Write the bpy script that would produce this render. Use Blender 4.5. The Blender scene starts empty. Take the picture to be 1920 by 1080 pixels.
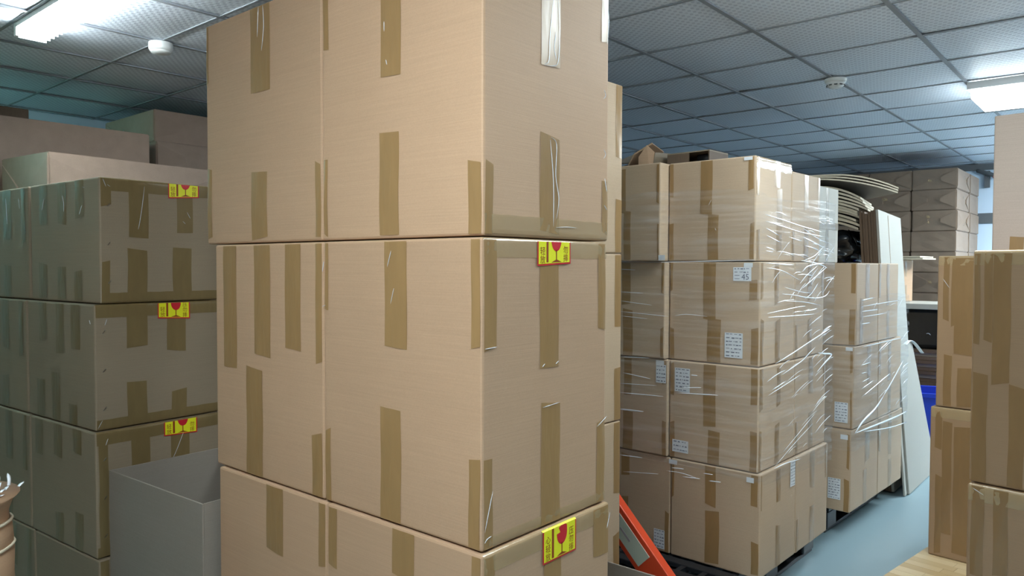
import bpy, bmesh, math, random
from mathutils import Vector, Matrix
R = math.radians
random.seed(7)
sc = bpy.context.scene
col = sc.collection

# ------------------------------------------------------------------ camera, world, exposure
cam_data = bpy.data.cameras.new('camera')
cam = bpy.data.objects.new('camera', cam_data)
col.objects.link(cam)
cam_data.sensor_width = 36.0
cam_data.lens = 1407.0 / 1920.0 * 36.0
cam_data.clip_start = 0.05
HEAD, PITCH, ROLL = R(40.37), R(1.7165), R(0.1433)
cam.matrix_world = (Matrix.Translation((0, 0, 1.47)) @ Matrix.Rotation(HEAD, 4, 'Z')
                    @ Matrix.Rotation(R(90) - PITCH, 4, 'X') @ Matrix.Rotation(ROLL, 4, 'Z'))
sc.camera = cam
world = bpy.data.worlds.new('world')
sc.world = world
world.use_nodes = True
world.node_tree.nodes['Background'].inputs[0].default_value = (0.75, 0.85, 1.0, 1)
world.node_tree.nodes['Background'].inputs[1].default_value = 0.05
sc.view_settings.view_transform = 'Standard'
sc.view_settings.look = 'None'
sc.view_settings.gamma = 1.0
sc.view_settings.use_curve_mapping = False
sc.view_settings.exposure = 0.25
TUBE = 30.0          # radiance of the fluorescent tubes and diffusers
LAMP_COL = (0.86, 0.97, 1.0)
# ceiling lamps: (x, y, length along X, width, kind, strength factor)
LAMPS = [(-3.50, 1.262, 1.22, .125, 'batten', .5), (-0.29, 5.645, 1.19, .56, 'panel', .43),
         (-0.59, -0.02, 1.19, .56, 'panel', .92), (-0.29, 2.68, 1.19, .56, 'panel', .6),
         (0.31, -2.67, 1.19, .56, 'panel', .45), (0.50, 8.02, 1.19, .56, 'panel', 3.3),
         (-5.70, 0.30, 1.19, .18, 'green panel', .8)]

# ------------------------------------------------------------------ helpers
class MB:
    """collects boxes, quads and tubes and links them as one mesh object"""
    def __init__(s): s.v = []; s.f = []; s.m = []; s.sm = []
    def add(s, vs, fs, mi=0, smooth=False):
        o = len(s.v); s.v += [tuple(v) for v in vs]
        for f in fs: s.f.append([o + i for i in f]); s.m.append(mi); s.sm.append(smooth)
    def box(s, x0, x1, y0, y1, z0, z1, mi=0):
        s.add([(x, y, z) for z in (z0, z1) for y in (y0, y1) for x in (x0, x1)],
              [(0, 2, 3, 1), (4, 5, 7, 6), (0, 1, 5, 4), (2, 6, 7, 3), (0, 4, 6, 2), (1, 3, 7, 5)], mi)
    def obox(s, M, sx, sy, sz, mi=0):
        s.add([M @ Vector((x, y, z)) for z in (-sz/2, sz/2) for y in (-sy/2, sy/2) for x in (-sx/2, sx/2)],
              [(0, 2, 3, 1), (4, 5, 7, 6), (0, 1, 5, 4), (2, 6, 7, 3), (0, 4, 6, 2), (1, 3, 7, 5)], mi)
    def bevbox(s, x0, x1, y0, y1, z0, z1, b, mi=0):
        """box with one chamfer ring on every edge"""
        bm = bmesh.new()
        bmesh.ops.create_cube(bm, size=1)
        for v in bm.verts:
            v.co = (x0 + (v.co.x + .5)*(x1-x0), y0 + (v.co.y + .5)*(y1-y0), z0 + (v.co.z + .5)*(z1-z0))
        bmesh.ops.bevel(bm, geom=bm.edges[:], offset=b, segments=2, affect='EDGES', profile=.5)
        bm.verts.index_update()
        s.add([v.co.copy() for v in bm.verts], [[v.index for v in f.verts] for f in bm.faces], mi, False)
        bm.free()
    def prism(s, pts, z0, z1, mi=0, M=None):
        n = len(pts)
        vs = [Vector((p[0], p[1], z0)) for p in pts] + [Vector((p[0], p[1], z1)) for p in pts]
        if M: vs = [M @ v for v in vs]
        s.add(vs, [list(range(n))[::-1], list(range(n, 2*n))] + [(i, (i+1) % n, n+(i+1) % n, n+i) for i in range(n)], mi)
    def lathe(s, prof, n=24, mi=0, M=None, smooth=True):
        vs = []
        for r_, z in prof:
            for k in range(n):
                a = 2*math.pi*k/n; vs.append(Vector((r_*math.cos(a), r_*math.sin(a), z)))
        if M: vs = [M @ v for v in vs]
        fs = [(j*n+k, j*n+(k+1) % n, (j+1)*n+(k+1) % n, (j+1)*n+k) for j in range(len(prof)-1) for k in range(n)]
        fs.append(list(range(n))[::-1]); fs.append([(len(prof)-1)*n+k for k in range(n)])
        s.add(vs, fs, mi, smooth)
    def tube(s, pts, r, n=6, mi=0, taper=True, flat=1.0, nrm=None):
        pts = [Vector(p) for p in pts]
        # smooth the polyline
        q = []
        for i in range(len(pts)-1):
            p0 = pts[max(0, i-1)]; p1 = pts[i]; p2 = pts[i+1]; p3 = pts[min(len(pts)-1, i+2)]
            for k in range(4):
                t = k/4
                q.append(.5*((2*p1)+(p2-p0)*t+(2*p0-5*p1+4*p2-p3)*t*t+(3*p1-p0-3*p2+p3)*t*t*t))
        q.append(pts[-1]); vs = []
        for i, p in enumerate(q):
            d = (q[min(i+1, len(q)-1)] - q[max(i-1, 0)]).normalized()
            ref = Vector(nrm) if nrm else (Vector((0, 0, 1)) if abs(d.z) < .9 else Vector((1, 0, 0)))
            a = d.cross(ref).normalized(); b = a.cross(d).normalized()
            t = i/(len(q)-1); rr = r*(min(1, .25 + 3*min(t, 1-t)) if taper else 1)
            for k in range(n):
                an = 2*math.pi*k/n; vs.append(p + a*rr*math.cos(an) + b*rr*flat*math.sin(an))
        fs = [(j*n+k, j*n+(k+1) % n, (j+1)*n+(k+1) % n, (j+1)*n+k) for j in range(len(q)-1) for k in range(n)]
        fs.append(list(range(n))[::-1]); fs.append([(len(q)-1)*n+k for k in range(n)])
        s.add(vs, fs, mi, True)
    def mesh(s, name, mats):
        me = bpy.data.meshes.new(name); me.from_pydata(s.v, [], s.f)
        for m in (mats if isinstance(mats, (list, tuple)) else [mats]): me.materials.append(m)
        for p, mi, sm in zip(me.polygons, s.m, s.sm): p.material_index = mi; p.use_smooth = sm
        me.update(); return me
    def build(s, name, mats, parent=None):
        return link(name, s.mesh(name, mats), parent)

def link(name, me, parent=None, loc=None, rz=0.0):
    o = bpy.data.objects.new(name, me); col.objects.link(o)
    if parent: o.parent = parent
    if loc: o.location = loc
    if rz: o.rotation_euler = (0, 0, rz)
    return o

def thing(name, label, cat, loc=(0, 0, 0), rz=0.0, group=None):
    o = bpy.data.objects.new(name, None); col.objects.link(o); o.empty_display_size = .05
    o.location = loc; o.rotation_euler = (0, 0, rz)
    o['label'] = label; o['category'] = cat
    if group: o['group'] = group
    return o

def struct(o): o['kind'] = 'structure'; return o
def stuff(o): o['kind'] = 'stuff'; return o

# ------------------------------------------------------------------ materials
def nt(name):
    m = bpy.data.materials.new(name); m.use_nodes = True
    t = m.node_tree; return m, t, t.nodes['Principled BSDF']
def N(t, typ, **kw):
    n = t.nodes.new(typ)
    for k, v in kw.items():
        if k.startswith('i_'): n.inputs[k[2:].replace('_', ' ')].default_value = v
        else: setattr(n, k, v)
    return n
def plain(name, c, rough=.6, spec=.5, metal=0, noise=0, nscale=30, bump=0):
    m, t, p = nt(name)
    p.inputs['Base Color'].default_value = (*c, 1); p.inputs['Roughness'].default_value = rough
    p.inputs['Specular IOR Level'].default_value = spec; p.inputs['Metallic'].default_value = metal
    if noise or bump:
        tc = N(t, 'ShaderNodeTexCoord'); nz = N(t, 'ShaderNodeTexNoise', i_Scale=nscale, i_Detail=4.0)
        t.links.new(tc.outputs['Object'], nz.inputs['Vector'])
        if noise:
            mx = N(t, 'ShaderNodeMix', data_type='RGBA')
            mx.inputs[6].default_value = (*[x*(1-noise) for x in c], 1); mx.inputs[7].default_value = (*[min(1, x*(1+noise)) for x in c], 1)
            t.links.new(nz.outputs[0], mx.inputs[0]); t.links.new(mx.outputs[2], p.inputs['Base Color'])
        if bump:
            b = N(t, 'ShaderNodeBump', i_Strength=bump, i_Distance=.004); t.links.new(nz.outputs[0], b.inputs['Height'])
            t.links.new(b.outputs[0], p.inputs['Normal'])
    return m
def kraft(name, c, rough=.62, var=.10, lines=(1, 1, 60), gloss=.35):
    """corrugated kraft board: fibre noise, faint flute lines, slow mottling"""
    m, t, p = nt(name)
    tc = N(t, 'ShaderNodeTexCoord')
    mp = N(t, 'ShaderNodeMapping'); mp.inputs['Scale'].default_value = lines
    t.links.new(tc.outputs['Object'], mp.inputs['Vector'])
    n1 = N(t, 'ShaderNodeTexNoise', i_Scale=6.0, i_Detail=3.0); t.links.new(mp.outputs[0], n1.inputs['Vector'])
    n2 = N(t, 'ShaderNodeTexNoise', i_Scale=3.0, i_Detail=2.0); t.links.new(tc.outputs['Object'], n2.inputs['Vector'])
    n3 = N(t, 'ShaderNodeTexNoise', i_Scale=350.0, i_Detail=2.0); t.links.new(tc.outputs['Object'], n3.inputs['Vector'])
    ad = N(t, 'ShaderNodeMath', operation='ADD'); t.links.new(n1.outputs[0], ad.inputs[0]); t.links.new(n2.outputs[0], ad.inputs[1])
    ad2 = N(t, 'ShaderNodeMath', operation='ADD'); t.links.new(ad.outputs[0], ad2.inputs[0]); t.links.new(n3.outputs[0], ad2.inputs[1])
    mr = N(t, 'ShaderNodeMapRange'); mr.inputs[1].default_value = .9; mr.inputs[2].default_value = 2.1
    t.links.new(ad2.outputs[0], mr.inputs[0])
    mx = N(t, 'ShaderNodeMix', data_type='RGBA')
    mx.inputs[6].default_value = (*[x*(1-var) for x in c], 1); mx.inputs[7].default_value = (*[x*(1+var) for x in c], 1)
    t.links.new(mr.outputs[0], mx.inputs[0])
    oi = N(t, 'ShaderNodeObjectInfo'); hs = N(t, 'ShaderNodeHueSaturation')
    vr = N(t, 'ShaderNodeMapRange'); vr.inputs[3].default_value = .95; vr.inputs[4].default_value = 1.05
    t.links.new(oi.outputs['Random'], vr.inputs[0]); t.links.new(vr.outputs[0], hs.inputs['Value'])
    t.links.new(mx.outputs[2], hs.inputs['Color']); t.links.new(hs.outputs[0], p.inputs['Base Color'])
    p.inputs['Roughness'].default_value = rough; p.inputs['Specular IOR Level'].default_value = gloss
    b = N(t, 'ShaderNodeBump', i_Strength=.12, i_Distance=.002); t.links.new(ad.outputs[0], b.inputs['Height'])
    t.links.new(b.outputs[0], p.inputs['Normal'])
    return m
def tape_mat(name, c, rough=.3, alpha=.72, coat=.5):
    m, t, p = nt(name)
    tc = N(t, 'ShaderNodeTexCoord'); mp = N(t, 'ShaderNodeMapping'); mp.inputs['Scale'].default_value = (14, 14, 3)
    t.links.new(tc.outputs['Object'], mp.inputs['Vector'])
    n = N(t, 'ShaderNodeTexNoise', i_Scale=3.0, i_Detail=4.0, i_Distortion=.6); t.links.new(mp.outputs[0], n.inputs['Vector'])
    b = N(t, 'ShaderNodeBump', i_Strength=.35, i_Distance=.004); t.links.new(n.outputs[0], b.inputs['Height']); t.links.new(b.outputs[0], p.inputs['Normal'])
    mx = N(t, 'ShaderNodeMix', data_type='RGBA'); mx.inputs[6].default_value = (*[x*.88 for x in c], 1); mx.inputs[7].default_value = (*[x*1.1 for x in c], 1)
    t.links.new(n.outputs[0], mx.inputs[0]); t.links.new(mx.outputs[2], p.inputs['Base Color'])
    p.inputs['Roughness'].default_value = rough; p.inputs['Alpha'].default_value = alpha
    p.inputs['Coat Weight'].default_value = coat; p.inputs['Coat Roughness'].default_value = .1
    return m
M = {}
M['kraft'] = kraft('kraft_board', (.455, .297, .187))
M['kraft_pale'] = kraft('kraft_board_pale', (.50, .375, .26))
M['kraft_rose'] = kraft('kraft_board_rose_grey', (.46, .37, .31))
M['kraft_shaded'] = kraft('kraft_board_shaded', (.26, .205, .142))  # same board as the front stack, with the left stack's shade in its colour
M['kraft_red'] = kraft('kraft_board_reddish', (.28, .18, .103), rough=.35, gloss=.5)
M['kraft_grey'] = kraft('kraft_board_inside_grey', (.27, .235, .20))
M['paper'] = kraft('kraft_wrapping_paper', (.31, .225, .175), rough=.5, var=.14, lines=(3, 3, 3))
M['paper_brown'] = kraft('kraft_wrapping_paper_brown', (.23, .168, .125), rough=.5, var=.14, lines=(3, 3, 3))
M['white_board'] = kraft('white_lined_board', (.42, .41, .37), var=.05)
M['board_edge'] = kraft('corrugated_edges', (.62, .55, .42), var=.2, lines=(8, 8, 90))
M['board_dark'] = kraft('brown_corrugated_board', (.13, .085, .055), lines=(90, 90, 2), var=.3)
M['tape'] = tape_mat('brown_packing_tape', (.36, .22, .092), alpha=.8, coat=.12)
M['tape_shaded'] = tape_mat('brown_packing_tape_shaded', (.21, .15, .065), alpha=.85, coat=.12)  # brown tape darkened along with the board, shade in its colour
M['tape_orange'] = tape_mat('orange_brown_tape', (.26, .155, .066), rough=.25, alpha=.8)
M['tape_clear'] = tape_mat('clear_tape', (.50, .37, .20), rough=.1, alpha=.5, coat=1)
M['black'] = plain('black_plastic', (.014, .016, .02), .42, .4)
M['black_film'] = plain('black_bag_film', (.008, .01, .012), .22, .6, bump=.5, nscale=9)
M['label'] = plain('white_label_paper', (.72, .76, .80), .5)
M['ink'] = plain('grey_label_ink', (.16, .18, .24), .6)
M['yellow'] = plain('yellow_label_print', (.75, .76, .02), .35)
M['red'] = plain('red_label_print', (.55, .015, .03), .35)
M['darkred'] = plain('dark_red_label_print', (.27, .045, .01), .4)
M['orange_paint'] = plain('orange_red_paint', (.80, .085, .03), .32, .5, noise=.06, nscale=8)
M['plate'] = plain('mint_plate', (.60, .68, .58), .4)
M['plate_grey'] = plain('grey_plate', (.42, .40, .44), .4)
M['blue'] = plain('blue_plastic', (.01, .045, .52), .38, .5, noise=.1, nscale=5)
M['white_plastic'] = plain('white_plastic', (.78, .79, .78), .4)
M['runner'] = plain('grey_ceiling_runner', (.26, .28, .31), .5)
M['wall'] = plain('pale_blue_paint', (.56, .68, .82), .7, .3, noise=.04, nscale=3)
M['wall_low_bounce'] = plain('low_bounce_brown', (.22, .20, .18), .8, .2)  # unseen front and right walls darkened to cut bounced light
M['rail'] = plain('dark_grey_rail', (.10, .11, .12), .6)
M['staple'] = plain('steel_staple', (.5, .5, .5), .35, metal=1)
M['wood'] = None

def floor_mat():
    m, t, p = nt('pale_green_epoxy')
    tc = N(t, 'ShaderNodeTexCoord')
    n = N(t, 'ShaderNodeTexNoise', i_Scale=1.3, i_Detail=5.0); t.links.new(tc.outputs['Object'], n.inputs['Vector'])
    mx = N(t, 'ShaderNodeMix', data_type='RGBA'); mx.inputs[6].default_value = (.225, .325, .37, 1); mx.inputs[7].default_value = (.27, .38, .425, 1)
    t.links.new(n.outputs[0], mx.inputs[0])
    s = N(t, 'ShaderNodeTexNoise', i_Scale=24.0, i_Detail=2.0); t.links.new(tc.outputs['Object'], s.inputs['Vector'])
    r = N(t, 'ShaderNodeMapRange'); r.inputs[1].default_value = .72; r.inputs[2].default_value = .78
    t.links.new(s.outputs[0], r.inputs[0])
    m2 = N(t, 'ShaderNodeMix', data_type='RGBA'); t.links.new(r.outputs[0], m2.inputs[0]); t.links.new(mx.outputs[2], m2.inputs[6]); m2.inputs[7].default_value = (.19, .26, .28, 1)
    t.links.new(m2.outputs[2], p.inputs['Base Color']); p.inputs['Roughness'].default_value = .38
    return m
M['floor'] = floor_mat()

def tile_mat():
    """white ceiling board with an embossed lattice of small lozenges"""
    m, t, p = nt('embossed_ceiling_tile')
    tc = N(t, 'ShaderNodeTexCoord'); sp = N(t, 'ShaderNodeSeparateXYZ'); t.links.new(tc.outputs['Object'], sp.inputs[0])
    def wave(sx, sy, k):
        a = N(t, 'ShaderNodeMath', operation='MULTIPLY'); a.inputs[1].default_value = sx*k; t.links.new(sp.outputs[0], a.inputs[0])
        b = N(t, 'ShaderNodeMath', operation='MULTIPLY'); b.inputs[1].default_value = sy*k; t.links.new(sp.outputs[1], b.inputs[0])
        c = N(t, 'ShaderNodeMath', operation='ADD'); t.links.new(a.outputs[0], c.inputs[0]); t.links.new(b.outputs[0], c.inputs[1])
        d = N(t, 'ShaderNodeMath', operation='SINE'); t.links.new(c.outputs[0], d.inputs[0]); return d
    w1, w2 = wave(1, .25, 160), wave(-.2, 1, 130)
    mu = N(t, 'ShaderNodeMath', operation='MULTIPLY'); t.links.new(w1.outputs[0], mu.inputs[0]); t.links.new(w2.outputs[0], mu.inputs[1])
    mr = N(t, 'ShaderNodeMapRange'); mr.inputs[1].default_value = .05; mr.inputs[2].default_value = .45; t.links.new(mu.outputs[0], mr.inputs[0])
    mx = N(t, 'ShaderNodeMix', data_type='RGBA'); mx.inputs[6].default_value = (.78, .84, .92, 1); mx.inputs[7].default_value = (.58, .63, .72, 1)
    t.links.new(mr.outputs[0], mx.inputs[0]); t.links.new(mx.outputs[2], p.inputs['Base Color'])
    p.inputs['Roughness'].default_value = .45; p.inputs['Specular IOR Level'].default_value = .45
    b = N(t, 'ShaderNodeBump', i_Strength=.3, i_Distance=.003); b.invert = True
    t.links.new(mr.outputs[0], b.inputs['Height']); t.links.new(b.outputs[0], p.inputs['Normal'])
    return m
M['tile'] = tile_mat()

def wood_mat():
    m, t, p = nt('pale_wood_stave')
    tc = N(t, 'ShaderNodeTexCoord'); mp = N(t, 'ShaderNodeMapping'); mp.inputs['Scale'].default_value = (3, 40, 40)
    t.links.new(tc.outputs['Object'], mp.inputs[0]); n = N(t, 'ShaderNodeTexNoise', i_Scale=2.0, i_Detail=4.0); t.links.new(mp.outputs[0], n.inputs[0])
    oi = N(t, 'ShaderNodeObjectInfo'); ad = N(t, 'ShaderNodeMath', operation='MULTIPLY_ADD'); ad.inputs[1].default_value = .35
    t.links.new(n.outputs[0], ad.inputs[0]); t.links.new(oi.outputs['Random'], ad.inputs[2])
    mx = N(t, 'ShaderNodeMix', data_type='RGBA'); mx.inputs[6].default_value = (.52, .36, .17, 1); mx.inputs[7].default_value = (.70, .55, .33, 1)
    t.links.new(ad.outputs[0], mx.inputs[0]); t.links.new(mx.outputs[2], p.inputs['Base Color']); p.inputs['Roughness'].default_value = .35
    return m
M['wood'] = wood_mat()

def film_mat(name, lo=.004, hi=.21, scale=(1.2, 1.2, 22)):
    """thin stretch film: clear, with cloudy drawn-out streaks and a wet gloss"""
    m = bpy.data.materials.new(name); m.use_nodes = True; t = m.node_tree; t.nodes.clear()
    out = N(t, 'ShaderNodeOutputMaterial'); tr = N(t, 'ShaderNodeBsdfTransparent'); tr.inputs[0].default_value = (.96, .97, .98, 1)
    p = N(t, 'ShaderNodeBsdfPrincipled'); p.inputs['Base Color'].default_value = (.68, .70, .73, 1); p.inputs['Roughness'].default_value = .16
    tc = N(t, 'ShaderNodeTexCoord'); mp = N(t, 'ShaderNodeMapping'); mp.inputs['Scale'].default_value = scale; mp.inputs['Rotation'].default_value = (.25, .12, 0)
    t.links.new(tc.outputs['Object'], mp.inputs[0])
    n = N(t, 'ShaderNodeTexNoise', i_Scale=2.2, i_Detail=5.0, i_Distortion=.4); t.links.new(mp.outputs[0], n.inputs[0])
    mr = N(t, 'ShaderNodeMapRange'); mr.inputs[1].default_value = .42; mr.inputs[2].default_value = .75; mr.inputs[3].default_value = lo; mr.inputs[4].default_value = hi
    t.links.new(n.outputs[0], mr.inputs[0])
    b = N(t, 'ShaderNodeBump', i_Strength=.6, i_Distance=.01); t.links.new(n.outputs[0], b.inputs['Height']); t.links.new(b.outputs[0], p.inputs['Normal'])
    mx = N(t, 'ShaderNodeMixShader'); t.links.new(mr.outputs[0], mx.inputs[0]); t.links.new(tr.outputs[0], mx.inputs[1]); t.links.new(p.outputs[0], mx.inputs[2])
    t.links.new(mx.outputs[0], out.inputs[0]); return m
M['film'] = film_mat('clear_stretch_film')
def crease_mat(name, a):
    m, t, p = nt(name)
    p.inputs['Base Color'].default_value = (.85, .90, .97, 1); p.inputs['Roughness'].default_value = .12  # pale base colour adds the glints of the folds and wrinkles
    p.inputs['Alpha'].default_value = a; p.inputs['Coat Weight'].default_value = 1; p.inputs['Coat Roughness'].default_value = .06
    return m
M['crease'] = crease_mat('bunched_film', .95)
M['tape_crease'] = crease_mat('tape_wrinkle_glint', .55)
def glow(name, s, c=LAMP_COL):
    m = bpy.data.materials.new(name); m.use_nodes = True; t = m.node_tree; t.nodes.clear()
    out = N(t, 'ShaderNodeOutputMaterial'); e = N(t, 'ShaderNodeEmission'); e.inputs[0].default_value = (*c, 1); e.inputs[1].default_value = s
    t.links.new(e.outputs[0], out.inputs[0]); return m

# ------------------------------------------------------------------ room
X0, X1, Y0, Y1, HC = -6.35, 3.0, -3.2, 9.72, 2.61
def room():
    b = MB(); b.box(X0-.1, X1+.1, Y0-.1, Y1+.1, -.1, 0); struct(b.build('floor', M['floor']))
    for nm, q in (('wall_left', (X0-.1, X0, Y0, Y1)), ('wall_right', (X1, X1+.1, Y0, Y1)), ('wall_back', (X0-.1, X1+.1, Y1, Y1+.1)), ('wall_front', (X0-.1, X1+.1, Y0-.1, Y0))):
        b = MB(); b.box(*q, 0, HC+.05); struct(b.build(nm, M['wall_low_bounce' if nm in ('wall_right', 'wall_front') else 'wall']))
    b = MB(); b.box(X0, X1, Y1-.03, Y1, HC-.075, HC-.005); struct(b.build('trim_1', M['rail']))
    b = MB(); b.box(X0, X1, Y1-.025, Y1, 1.95, 2.06); struct(b.build('trim_2', M['rail']))
    # ceiling: slab above, runners, and boards laid one by one into the grid
    b = MB(); b.box(X0-.1, X1+.1, Y0-.1, Y1+.1, HC+.05, HC+.12); ce = struct(b.build('ceiling', plain('dark_void', (.10, .11, .12), .9)))
    gx, gy, ox, oy = .5986, .593, -.89, 1.785
    xs = [ox+gx*k for k in range(-10, 8)]; ys = [oy+gy*k for k in range(-9, 15)]
    for x in xs:
        if X0 < x < X1:
            q = MB(); q.box(x-.011, x+.011, Y0, Y1, HC-.004, HC+.002); q.box(x-.0015, x+.0015, Y0, Y1, HC+.002, HC+.035); q.build('ceiling_runner', M['runner'], ce)
    for y in ys:
        if Y0 < y < Y1:
            q = MB(); q.box(X0, X1, y-.008, y+.008, HC-.003, HC+.0015); q.build('ceiling_cross_runner', M['runner'], ce)
    n = 6; sag = MB(); vs = []
    for j in range(n+1):
        for i in range(n+1):
            u, v = i/n*2-1, j/n*2-1
            vs.append((u*(gx/2-.003), v*(gy/2-.003), -.009*(1-u*u)*(1-v*v*.6)))
    k = len(vs)
    vs += [(x, y, z+.008) for x, y, z in vs]
    fs = []
    for j in range(n):
        for i in range(n):
            a = j*(n+1)+i; fs.append((a, a+n+1, a+n+2, a+1)); fs.append((k+a, k+a+1, k+a+n+2, k+a+n+1))
    sag.add(vs, fs, 0, True); tile_me = sag.mesh('ceiling_tile', M['tile'])
    rest = MB()
    fwx, fwy = -math.sin(HEAD), math.cos(HEAD)
    for i in range(len(xs)+1):
        for j in range(len(ys)+1):
            x = xs[0]-gx/2+gx*i; y = ys[0]-gy/2+gy*j
            if not (X0-gx/2 < x < X1+gx/2 and Y0-gy/2 < y < Y1+gy/2): continue
            f_, s_ = x*fwx+y*fwy, x*fwy-y*fwx
            inview = f_ > 1.9 and abs(s_) < .69*f_+.6
            if X0+gx/2 <= x <= X1-gx/2 and Y0+gy/2 <= y <= Y1-gy/2 and inview:
                o = link('ceiling_tile', tile_me, ce, (x, y, HC+.004+random.uniform(0, .003)))
                tl = .016 if x < -4.3 else .004
                o.rotation_euler = (random.uniform(-tl, tl), random.uniform(-tl, tl)*.6, 0)
            else:
                a0, a1, b0, b1 = max(X0, x-gx/2), min(X1, x+gx/2), max(Y0, y-gy/2), min(Y1, y+gy/2)
                if a1-a0 > .02 and b1-b0 > .02: rest.box(a0+.002, a1-.002, b0+.002, b1-.002, HC+.003, HC+.011)
    stuff(rest.build('edge_tiles', M['tile'], ce))
room()

def lamps():
    names = ['twin tube fluorescent batten glowing on the ceiling above the brown paper parcels',
             'bright flat ceiling panel lamp near the tall pale carton at the right',
             'ceiling panel lamp behind the camera beside the front aisle', 'ceiling panel lamp above the right hand cartons, just out of the picture',
             'ceiling panel lamp by the front wall, out of the picture', 'ceiling panel lamp over the rear right of the room, out of the picture', 'narrow greenish ceiling lamp in the far left corner, out of the picture']
    for (x, y, L, w, kind, s), lb in zip(LAMPS, names):
        t = thing('ceiling_lamp', lb, 'lamp', (x, y, HC-.004), 0)
        if kind == 'batten':
            b = MB(); b.box(-L/2, L/2, -w/2, w/2, -.022, 0); b.box(-L/2, -L/2+.03, -w/2, w/2, -.06, -.022); b.box(L/2-.03, L/2, -w/2, w/2, -.06, -.022)
            b.build('housing', M['white_plastic'], t)
            g = glow('fluorescent_tube', TUBE*s*4)
            for sy in (-1, 1):
                q = MB(); q.lathe([(.016, -L/2+.03), (.016, L/2-.03)], 12, 0, Matrix.Translation((0, sy*w*.26, -.042)) @ Matrix.Rotation(R(90), 4, 'Y'))
                q.build('tube', g, t)
            for k in range(1, 24):
                q = MB(); q.box(-L/2+k*L/24-.001, -L/2+k*L/24+.001, -w/2+.004, w/2-.004, -.075, -.06); q.build('louvre_blade', M['white_plastic'], t)
        else:
            b = MB()
            b.box(-L/2, L/2, -w/2, -w/2+.02, -.045, 0); b.box(-L/2, L/2, w/2-.02, w/2, -.045, 0)
            b.box(-L/2, -L/2+.02, -w/2+.02, w/2-.02, -.045, 0); b.box(L/2-.02, L/2, -w/2+.02, w/2-.02, -.045, 0)
            b.build('frame', M['white_plastic'], t)
            q = MB(); q.box(-L/2+.02, L/2-.02, -w/2+.02, w/2-.02, -.10, -.02); q.build('diffuser', glow('lamp_diffuser', TUBE*s, (.45, 1.0, .80) if kind == 'green panel' else LAMP_COL), t)
lamps()
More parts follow.
